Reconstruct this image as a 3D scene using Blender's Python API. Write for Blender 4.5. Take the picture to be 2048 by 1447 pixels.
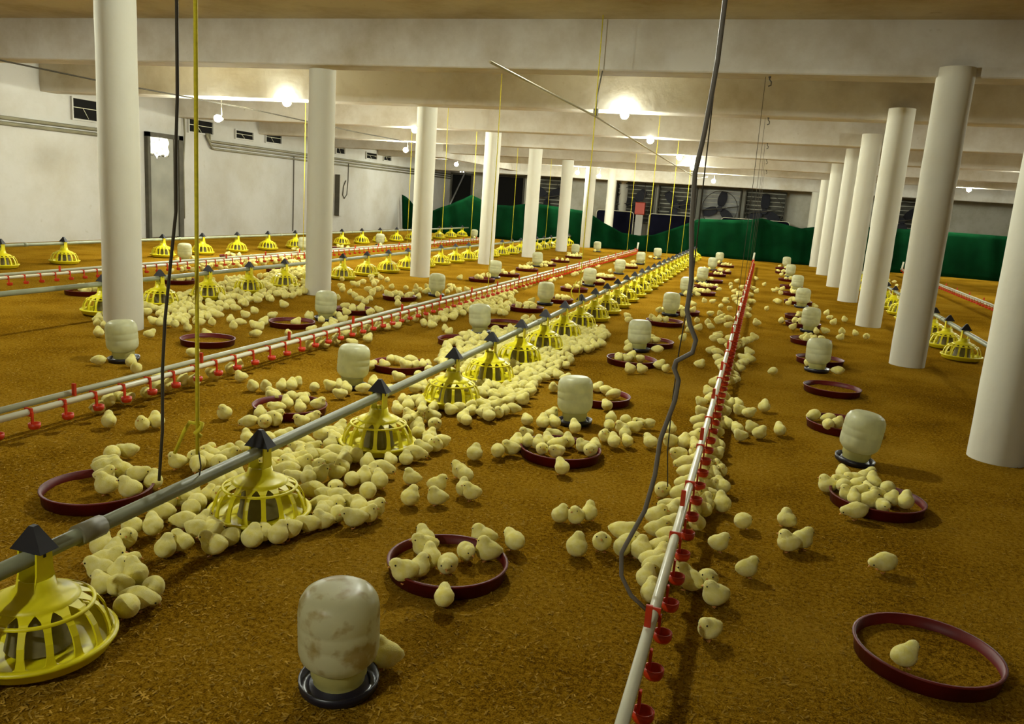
import bpy, math, random
import numpy as np
from mathutils import Vector, Matrix, noise

for o in list(bpy.data.objects):
    bpy.data.objects.remove(o, do_unlink=True)
scene = bpy.context.scene
COL = scene.collection
random.seed(11)
PI = math.pi

# ------------------------------------------------------------------ camera
EYE = 1.30                       # height of the lens above the litter
F_PX, YAW, PITCH, ROLL = 1622.76, -0.297106, 0.202671, -0.068312
fw = Vector((math.sin(YAW)*math.cos(PITCH), math.cos(YAW)*math.cos(PITCH), -math.sin(PITCH)))
rt = Vector((math.cos(YAW), -math.sin(YAW), 0))
dn = fw.cross(rt)
c_, s_ = math.cos(ROLL), math.sin(ROLL)
RT = c_*rt + s_*dn
DN = -s_*rt + c_*dn
cam_data = bpy.data.cameras.new('camera')
cam = bpy.data.objects.new('camera', cam_data)
COL.objects.link(cam)
m = Matrix.Identity(4)
for i in range(3):
    m[i][0] = RT[i]; m[i][1] = -DN[i]; m[i][2] = -fw[i]
m[2][3] = EYE
cam.matrix_world = m
cam_data.sensor_fit = 'HORIZONTAL'
cam_data.sensor_width = 36.0
cam_data.lens = F_PX/2048*36.0
cam_data.shift_x = (1024-1003)/2048
cam_data.shift_y = (730.5-723.5)/2048
cam_data.clip_start = 0.05
cam_data.clip_end = 200
scene.camera = cam

# ------------------------------------------------------------------ world and exposure
world = bpy.data.worlds.new('world')
scene.world = world
world.use_nodes = True
bg = world.node_tree.nodes['Background']
bg.inputs[0].default_value = (0.05, 0.045, 0.03, 1)
bg.inputs[1].default_value = 0.05
scene.view_settings.view_transform = 'Standard'
scene.view_settings.look = 'None'
scene.view_settings.gamma = 1.0
scene.view_settings.use_curve_mapping = False
scene.view_settings.exposure = 0.0
LAMP_POWER = 1650.0               # emission strength of a bare bulb
LAMP_COLOR = (0.96, 1.0, 0.88)

# ------------------------------------------------------------------ materials
def nt_mat(name):
    mt = bpy.data.materials.new(name)
    mt.use_nodes = True
    nt = mt.node_tree
    return mt, nt, nt.nodes['Principled BSDF']

def plain(name, col, rough=0.5, metal=0.0, spec=0.4, var=0.0, scale=8.0, bump=0.0, bscale=60.0, col2=None):
    mt, nt, b = nt_mat(name)
    b.inputs['Roughness'].default_value = rough
    b.inputs['Metallic'].default_value = metal
    b.inputs['Specular IOR Level'].default_value = spec
    b.inputs['Base Color'].default_value = (*col, 1)
    if var or col2 or bump:
        geo = nt.nodes.new('ShaderNodeNewGeometry')
    if var or col2:
        n = nt.nodes.new('ShaderNodeTexNoise')
        n.inputs['Scale'].default_value = scale
        n.inputs['Detail'].default_value = 5
        nt.links.new(geo.outputs['Position'], n.inputs['Vector'])
        r = nt.nodes.new('ShaderNodeValToRGB')
        r.color_ramp.elements[0].position = 0.32
        r.color_ramp.elements[1].position = 0.68
        c2 = col2 if col2 else tuple(c*(1-var) for c in col)
        r.color_ramp.elements[0].color = (*c2, 1)
        r.color_ramp.elements[1].color = (*col, 1)
        nt.links.new(n.outputs['Fac'], r.inputs['Fac'])
        nt.links.new(r.outputs['Color'], b.inputs['Base Color'])
    if bump:
        n2 = nt.nodes.new('ShaderNodeTexNoise')
        n2.inputs['Scale'].default_value = bscale
        n2.inputs['Detail'].default_value = 4
        nt.links.new(geo.outputs['Position'], n2.inputs['Vector'])
        bp = nt.nodes.new('ShaderNodeBump')
        bp.inputs['Strength'].default_value = bump
        bp.inputs['Distance'].default_value = 0.01
        nt.links.new(n2.outputs['Fac'], bp.inputs['Height'])
        nt.links.new(bp.outputs['Normal'], b.inputs['Normal'])
    return mt

def whitewash(name, col, dirt, amount=0.5, scale=1.3):
    """lime-washed concrete: large soft stains, small specks, fine trowel relief"""
    mt, nt, b = nt_mat(name)
    b.inputs['Roughness'].default_value = 0.85
    b.inputs['Specular IOR Level'].default_value = 0.2
    geo = nt.nodes.new('ShaderNodeNewGeometry')
    n1 = nt.nodes.new('ShaderNodeTexNoise'); n1.inputs['Scale'].default_value = scale; n1.inputs['Detail'].default_value = 8
    n1.inputs['Roughness'].default_value = 0.65
    n2 = nt.nodes.new('ShaderNodeTexNoise'); n2.inputs['Scale'].default_value = scale*9; n2.inputs['Detail'].default_value = 4
    for n in (n1, n2):
        nt.links.new(geo.outputs['Position'], n.inputs['Vector'])
    r1 = nt.nodes.new('ShaderNodeValToRGB')
    r1.color_ramp.elements[0].position = 0.42; r1.color_ramp.elements[1].position = 0.72
    r1.color_ramp.elements[0].color = (0, 0, 0, 1); r1.color_ramp.elements[1].color = (amount, amount, amount, 1)
    r2 = nt.nodes.new('ShaderNodeValToRGB')
    r2.color_ramp.elements[0].position = 0.66; r2.color_ramp.elements[1].position = 0.76
    r2.color_ramp.elements[0].color = (0, 0, 0, 1); r2.color_ramp.elements[1].color = (amount*0.6,)*3 + (1,)
    nt.links.new(n1.outputs['Fac'], r1.inputs['Fac']); nt.links.new(n2.outputs['Fac'], r2.inputs['Fac'])
    mx = nt.nodes.new('ShaderNodeMath'); mx.operation = 'MAXIMUM'
    nt.links.new(r1.outputs['Color'], mx.inputs[0]); nt.links.new(r2.outputs['Color'], mx.inputs[1])
    mix = nt.nodes.new('ShaderNodeMix'); mix.data_type = 'RGBA'
    mix.inputs['A'].default_value = (*col, 1); mix.inputs['B'].default_value = (*dirt, 1)
    nt.links.new(mx.outputs[0], mix.inputs['Factor'])
    nt.links.new(mix.outputs['Result'], b.inputs['Base Color'])
    bp = nt.nodes.new('ShaderNodeBump'); bp.inputs['Strength'].default_value = 0.25; bp.inputs['Distance'].default_value = 0.012
    nt.links.new(n2.outputs['Fac'], bp.inputs['Height']); nt.links.new(bp.outputs['Normal'], b.inputs['Normal'])
    return mt

def litter_mat():
    mt, nt, b = nt_mat('litter')
    b.inputs['Roughness'].default_value = 0.95
    b.inputs['Specular IOR Level'].default_value = 0.0
    geo = nt.nodes.new('ShaderNodeNewGeometry')
    vec = []
    for sc, dt in ((1.1, 5), (60, 6), (190, 3)):
        n = nt.nodes.new('ShaderNodeTexNoise'); n.inputs['Scale'].default_value = sc; n.inputs['Detail'].default_value = dt
        n.inputs['Roughness'].default_value = 0.6
        nt.links.new(geo.outputs['Position'], n.inputs['Vector']); vec.append(n)
    ra = nt.nodes.new('ShaderNodeValToRGB')
    e = ra.color_ramp.elements
    e[0].position = 0.415; e[0].color = (0.115, 0.052, 0.003, 1)
    e[1].position = 0.60; e[1].color = (0.440, 0.255, 0.026, 1)
    k = e.new(0.5); k.color = (0.300, 0.156, 0.008, 1)
    s1 = nt.nodes.new('ShaderNodeMath'); s1.operation = 'MULTIPLY'; s1.inputs[1].default_value = 0.30
    s2 = nt.nodes.new('ShaderNodeMath'); s2.operation = 'MULTIPLY'; s2.inputs[1].default_value = 0.35
    s3 = nt.nodes.new('ShaderNodeMath'); s3.operation = 'MULTIPLY'; s3.inputs[1].default_value = 0.35
    for s, n in zip((s1, s2, s3), vec):
        nt.links.new(n.outputs['Fac'], s.inputs[0])
    a1 = nt.nodes.new('ShaderNodeMath'); a1.operation = 'ADD'
    a2 = nt.nodes.new('ShaderNodeMath'); a2.operation = 'ADD'
    nt.links.new(s1.outputs[0], a1.inputs[0]); nt.links.new(s2.outputs[0], a1.inputs[1])
    nt.links.new(a1.outputs[0], a2.inputs[0]); nt.links.new(s3.outputs[0], a2.inputs[1])
    nt.links.new(a2.outputs[0], ra.inputs['Fac'])
    nt.links.new(ra.outputs['Color'], b.inputs['Base Color'])
    bp = nt.nodes.new('ShaderNodeBump'); bp.inputs['Strength'].default_value = 1.0; bp.inputs['Distance'].default_value = 0.03
    nt.links.new(a2.outputs[0], bp.inputs['Height']); nt.links.new(bp.outputs['Normal'], b.inputs['Normal'])
    return mt

def milky(name, col, stain=None):
    """milky translucent plastic"""
    mt = bpy.data.materials.new(name); mt.use_nodes = True
    nt = mt.node_tree; b = nt.nodes['Principled BSDF']; out = nt.nodes['Material Output']
    b.inputs['Roughness'].default_value = 0.35; b.inputs['Specular IOR Level'].default_value = 0.35
    b.inputs['Base Color'].default_value = (*col, 1)
    tr = nt.nodes.new('ShaderNodeBsdfTranslucent'); tr.inputs['Color'].default_value = (*col, 1)
    geo = nt.nodes.new('ShaderNodeNewGeometry')
    n = nt.nodes.new('ShaderNodeTexNoise'); n.inputs['Scale'].default_value = 14; n.inputs['Detail'].default_value = 5
    nt.links.new(geo.outputs['Position'], n.inputs['Vector'])
    r = nt.nodes.new('ShaderNodeValToRGB')
    r.color_ramp.elements[0].position = 0.40 if not stain else 0.38
    r.color_ramp.elements[1].position = 0.62 if not stain else 0.50
    c2 = stain if stain else tuple(c*0.86 for c in col)
    r.color_ramp.elements[0].color = (*c2, 1); r.color_ramp.elements[1].color = (*col, 1)
    nt.links.new(n.outputs['Fac'], r.inputs['Fac'])
    nt.links.new(r.outputs['Color'], b.inputs['Base Color']); nt.links.new(r.outputs['Color'], tr.inputs['Color'])
    mix = nt.nodes.new('ShaderNodeMixShader'); mix.inputs[0].default_value = 0.42
    nt.links.new(b.outputs[0], mix.inputs[1]); nt.links.new(tr.outputs[0], mix.inputs[2])
    nt.links.new(mix.outputs[0], out.inputs['Surface'])
    return mt

def bulb_mat():
    mt, nt, b = nt_mat('lit_bulb')
    b.inputs['Base Color'].default_value = (0.9, 0.9, 0.85, 1)
    b.inputs['Emission Color'].default_value = (*LAMP_COLOR, 1)
    b.inputs['Emission Strength'].default_value = LAMP_POWER
    return mt

def down_mat():
    mt, nt, b = nt_mat('chick_down')
    b.inputs['Roughness'].default_value = 0.95
    b.inputs['Specular IOR Level'].default_value = 0.05
    b.inputs['Sheen Weight'].default_value = 0.35
    b.inputs['Sheen Tint'].default_value = (1.0, 0.92, 0.55, 1)
    oi = nt.nodes.new('ShaderNodeObjectInfo')
    geo = nt.nodes.new('ShaderNodeNewGeometry')
    n = nt.nodes.new('ShaderNodeTexNoise'); n.inputs['Scale'].default_value = 45; n.inputs['Detail'].default_value = 5
    nt.links.new(geo.outputs['Position'], n.inputs['Vector'])
    r = nt.nodes.new('ShaderNodeValToRGB')
    r.color_ramp.elements[0].position = 0.30; r.color_ramp.elements[0].color = (0.85, 0.745, 0.165, 1)
    r.color_ramp.elements[1].position = 0.68; r.color_ramp.elements[1].color = (0.92, 0.85, 0.36, 1)
    nt.links.new(n.outputs['Fac'], r.inputs['Fac'])
    hs = nt.nodes.new('ShaderNodeHueSaturation')
    mp = nt.nodes.new('ShaderNodeMapRange'); mp.inputs['To Min'].default_value = 0.88; mp.inputs['To Max'].default_value = 1.10
    nt.links.new(oi.outputs['Random'], mp.inputs['Value']); nt.links.new(mp.outputs[0], hs.inputs['Value'])
    nt.links.new(r.outputs['Color'], hs.inputs['Color'])
    nt.links.new(hs.outputs['Color'], b.inputs['Base Color'])
    n2 = nt.nodes.new('ShaderNodeTexNoise'); n2.inputs['Scale'].default_value = 420; n2.inputs['Detail'].default_value = 3
    nt.links.new(geo.outputs['Position'], n2.inputs['Vector'])
    bp = nt.nodes.new('ShaderNodeBump'); bp.inputs['Strength'].default_value = 0.6; bp.inputs['Distance'].default_value = 0.004
    nt.links.new(n2.outputs['Fac'], bp.inputs['Height']); nt.links.new(bp.outputs['Normal'], b.inputs['Normal'])
    return mt

M = {
    'litter': litter_mat(),
    'flake': plain('straw_flake', (0.52, 0.31, 0.04), 0.9, spec=0.05, var=0.6, scale=30),
    'pillar': whitewash('pillar_wash', (0.62, 0.60, 0.49), (0.52, 0.47, 0.32), 0.35, 1.0),
    'beam': whitewash('beam_wash', (0.60, 0.57, 0.49), (0.34, 0.27, 0.15), 0.7, 1.2),
    'slab': whitewash('slab_wash', (0.58, 0.52, 0.38), (0.30, 0.22, 0.10), 0.8, 1.0),
    'wall': whitewash('wall_wash', (0.44, 0.425, 0.375), (0.30, 0.26, 0.17), 0.55, 0.9),
    'farwall': whitewash('far_wall_wash', (0.50, 0.48, 0.38), (0.28, 0.24, 0.14), 0.7, 1.2),
    'yellow': plain('yellow_plastic', (0.82, 0.72, 0.008), 0.42, spec=0.4, var=0.12, scale=12),
    'capblack': plain('black_plastic', (0.012, 0.011, 0.014), 0.55),
    'feedcone': plain('grey_feed_cone', (0.20, 0.17, 0.08), 0.7, var=0.3, scale=25),
    'tube': plain('feed_tube', (0.30, 0.32, 0.20), 0.45, spec=0.45, var=0.25, scale=6),
    'white_pipe': plain('white_pipe', (0.72, 0.70, 0.52), 0.35, spec=0.5, var=0.1, scale=9),
    'grey_pipe': plain('grey_pipe', (0.42, 0.42, 0.28), 0.4, spec=0.5, var=0.15, scale=9),
    'red': plain('red_plastic', (0.62, 0.040, 0.006), 0.4, spec=0.4, var=0.25, scale=30),
    'tray': plain('tray_red', (0.135, 0.007, 0.004), 0.5, spec=0.35, var=0.3, scale=14),
    'jar': milky('jar_plastic', (0.74, 0.74, 0.47)),
    'jar_dirty': milky('jar_plastic_stained', (0.68, 0.66, 0.42), stain=(0.44, 0.34, 0.13)),
    'jarneck': milky('jar_neck', (0.62, 0.58, 0.22)),
    'jarbase': plain('jar_base_black', (0.010, 0.009, 0.016), 0.35, spec=0.5),
    'rope': plain('yellow_rope', (0.85, 0.74, 0.03), 0.8, var=0.2, scale=60),
    'cord': plain('dark_cord', (0.06, 0.05, 0.03), 0.8),
    'cable': plain('grey_cable', (0.19, 0.175, 0.145), 0.55),
    'steel': plain('galvanised_steel', (0.42, 0.42, 0.38), 0.4, metal=0.7, var=0.2, scale=10),
    'net': plain('green_net', (0.0015, 0.034, 0.009), 0.9, spec=0.04, var=0.45, scale=2.4, bump=0.35, bscale=240),
    'dark': plain('dark_opening', (0.010, 0.0095, 0.008), 0.9, spec=0.05),
    'blade': plain('fan_blade', (0.018, 0.018, 0.022), 0.6, spec=0.2),
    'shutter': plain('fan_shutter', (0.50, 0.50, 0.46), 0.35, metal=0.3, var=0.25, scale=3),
    'shutter_shaded': plain('fan_shutter_shaded', (0.11, 0.105, 0.08), 0.7, var=0.6, scale=4),  # shaded copy of the fan shutter, the dark inside put into its colour
    'tarp': plain('black_tarp', (0.006, 0.006, 0.014), 0.9, spec=0.05, var=0.4, scale=3),
    'tarp_edge': plain('tarp_edge', (0.60, 0.56, 0.40), 0.6),
    'door': plain('door_grey', (0.27, 0.26, 0.20), 0.6, var=0.3, scale=1.6),
    'frame': plain('door_frame', (0.09, 0.082, 0.06), 0.75, spec=0.15, var=0.3, scale=5),
    'foil': plain('foil_patch', (0.62, 0.62, 0.54), 0.25, metal=0.6, bump=1.0, bscale=9),
    'conduit': plain('conduit_grey', (0.22, 0.20, 0.12), 0.5, var=0.3, scale=6),
    'bulb': bulb_mat(),
    'socket': plain('lamp_socket', (0.55, 0.53, 0.45), 0.5),
    'down': down_mat(),
    'beak': plain('chick_beak', (0.62, 0.30, 0.06), 0.5),
    'eye': plain('chick_eye', (0.006, 0.005, 0.004), 0.15, spec=0.6),
    'leg': plain('chick_leg', (0.60, 0.26, 0.06), 0.6),
    'redbox': plain('red_box', (0.42, 0.05, 0.02), 0.5),
    'tube_lit': None,
}
mt, nt, b = nt_mat('fluorescent_tube')
b.inputs['Emission Color'].default_value = (1, 0.98, 0.9, 1); b.inputs['Emission Strength'].default_value = 6.0
M['tube_lit'] = mt

# ------------------------------------------------------------------ mesh helpers
class MB:
    """collects shapes; build() links them as ONE mesh object"""
    def __init__(self):
        self.v = []; self.f = []; self.s = []
    def add(self, vs, fs, smooth=False):
        o = len(self.v)
        self.v += [tuple(p) for p in vs]
        self.f += [tuple(i+o for i in f) for f in fs]
        self.s += [smooth]*len(fs)
        return self
    def box(self, x0, x1, y0, y1, z0, z1):
        vs = [(x0,y0,z0),(x1,y0,z0),(x1,y1,z0),(x0,y1,z0),(x0,y0,z1),(x1,y0,z1),(x1,y1,z1),(x0,y1,z1)]
        return self.add(vs, [(0,3,2,1),(4,5,6,7),(0,1,5,4),(1,2,6,5),(2,3,7,6),(3,0,4,7)])
    def cbox(self, x0, x1, y0, y1, z0, z1, b=0.01):
        """box with chamfered vertical-section edges (12-gon-ish)"""
        vs = []
        for x in (x0, x1):
            vs += [(x,y0+b,z0),(x,y1-b,z0),(x,y1,z0+b),(x,y1,z1-b),(x,y1-b,z1),(x,y0+b,z1),(x,y0,z1-b),(x,y0,z0+b)]
        fs = [tuple(range(7,-1,-1)), tuple(range(8,16))]
        for i in range(8):
            j = (i+1) % 8
            fs.append((i, j, j+8, i+8))
        return self.add(vs, fs)
    def tube(self, pts, r, n=8, cap=True, smooth=True):
        pts = [Vector(p) for p in pts]
        vs = []; prev = None
        for i, p in enumerate(pts):
            d = (pts[min(i+1, len(pts)-1)] - pts[max(i-1, 0)]).normalized()
            if prev is None:
                a = Vector((0,0,1)) if abs(d.z) < 0.9 else Vector((1,0,0))
                u = d.cross(a).normalized()
            else:
                u = (prev - d*prev.dot(d)).normalized()
            prev = u
            w = d.cross(u)
            rr = r[i] if isinstance(r, (list, tuple)) else r
            for k in range(n):
                t = 2*PI*k/n
                vs.append(p + u*(rr*math.cos(t)) + w*(rr*math.sin(t)))
        fs = []
        for i in range(len(pts)-1):
            for k in range(n):
                k2 = (k+1) % n
                fs.append((i*n+k, i*n+k2, (i+1)*n+k2, (i+1)*n+k))
        self.add(vs, fs, smooth)
        if cap:
            o = len(self.v) - len(vs)
            self.f.append(tuple(o+k for k in range(n-1,-1,-1))); self.s.append(False)
            o2 = o + (len(pts)-1)*n
            self.f.append(tuple(o2+k for k in range(n))); self.s.append(False)
        return self
    def lathe(self, prof, n=24, cx=0, cy=0, smooth=True, a0=0.0):
        vs = []; fs = []
        for (r, z) in prof:
            for k in range(n):
                t = a0 + 2*PI*k/n
                vs.append((cx + r*math.cos(t), cy + r*math.sin(t), z))
        for i in range(len(prof)-1):
            for k in range(n):
                k2 = (k+1) % n
                fs.append((i*n+k, i*n+k2, (i+1)*n+k2, (i+1)*n+k))
        self.add(vs, fs, smooth)
        o = len(self.v) - len(vs)
        if prof[0][0] > 1e-4 and prof[0][0] < 0.5 and getattr(self, 'capends', True):
            pass
        return self
    def disc(self, r, z, n=24, cx=0, cy=0, up=True):
        vs = [(cx+r*math.cos(2*PI*k/n), cy+r*math.sin(2*PI*k/n), z) for k in range(n)]
        return self.add(vs, [tuple(range(n)) if up else tuple(range(n-1,-1,-1))])
    def mesh(self, name, mat):
        me = bpy.data.meshes.new(name)
        me.from_pydata(self.v, [], self.f)
        me.polygons.foreach_set('use_smooth', self.s)
        me.materials.append(M[mat] if isinstance(mat, str) else mat)
        me.update()
        return me
    def build(self, name, mat, parent=None, loc=None):
        return put(name, self.mesh(name, mat), parent, loc)

def put(name, me, parent=None, loc=None, rz=0.0):
    o = bpy.data.objects.new(name, me)
    COL.objects.link(o)
    if parent is not None:
        o.parent = parent
    if loc is not None:
        o.location = loc
    if rz:
        o.rotation_euler = (0, 0, rz)
    return o

def empty(name, loc, rz=0.0):
    o = bpy.data.objects.new(name, None)
    o.empty_display_size = 0.05
    COL.objects.link(o)
    o.location = loc
    o.rotation_euler = (0, 0, rz)
    return o

def tag(o, label, cat, group=None, kind=None):
    o['label'] = label
    o['category'] = cat
    if group: o['group'] = group
    if kind: o['kind'] = kind
    return o

def struct(o, label=None):
    o['kind'] = 'structure'
    if label: o['label'] = label
    return o

ORD = ['first','second','third','fourth','fifth','sixth','seventh','eighth','ninth','tenth','eleventh','twelfth','thirteenth',
       'fourteenth','fifteenth','sixteenth','seventeenth','eighteenth','nineteenth','twentieth','twenty-first','twenty-second','twenty-third',
       'twenty-fourth','twenty-fifth','twenty-sixth','twenty-seventh','twenty-eighth','twenty-ninth','thirtieth']

# ------------------------------------------------------------------ positions on the litter (metres)
JARS = [(-0.925,1.745), (-4.170,4.550), (-0.940,4.650), (0.630,4.710), (-2.480,4.730), (-4.030,7.090), (-2.490,7.350), (-0.970,7.450), (0.590,7.500), (-3.950,9.790), (-2.560,10.080), (0.650,10.130), (-0.990,10.300), (-8.500,10.600), (-4.150,12.790), (0.670,12.900), (-1.040,13.000), (-2.600,13.000), (-8.600,14.200), (-1.000,15.700), (0.700,15.800), (-2.600,15.900), (-4.250,15.900), (-8.600,17.600), (-2.650,19.200), (0.670,19.300), (-1.030,19.400), (-4.500,20.400), (-2.600,21.900), (-1.020,22.300), (-4.400,22.800), (0.680,22.900), (-8.600,24.200)]
TRAYS = [(-0.910,2.490), (-2.440,2.500), (0.630,2.560), (-0.870,3.990), (0.660,4.000), (-2.490,4.000), (-0.920,5.300), (-4.120,5.400), (-2.460,5.440), (0.620,5.450), (-4.080,6.570), (0.650,6.620), (-2.450,6.720), (-0.930,6.780), (-6.800,6.900), (-4.050,7.720), (-0.900,7.860), (-2.420,7.950), (0.640,7.960), (-6.850,8.400), (-4.150,9.100), (0.620,9.190), (-2.600,9.340), (-0.960,9.420), (-2.500,10.500), (0.600,10.600), (-0.860,10.600), (-6.800,10.600), (0.610,11.400), (-8.500,11.800), (-2.620,12.030), (-4.120,12.090), (-4.090,13.350), (0.640,13.400), (-0.820,13.400), (-2.620,13.400), (-0.850,14.500), (-2.630,14.500), (-4.130,14.700), (0.630,14.850), (-8.500,15.600), (-0.830,16.000), (0.620,16.300), (-4.180,16.300), (-0.850,17.700), (-2.700,17.700), (-4.220,17.700), (0.620,18.100), (-0.780,18.700), (-4.300,19.400), (0.580,20.400), (-0.800,21.000), (0.600,22.000)]
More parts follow.
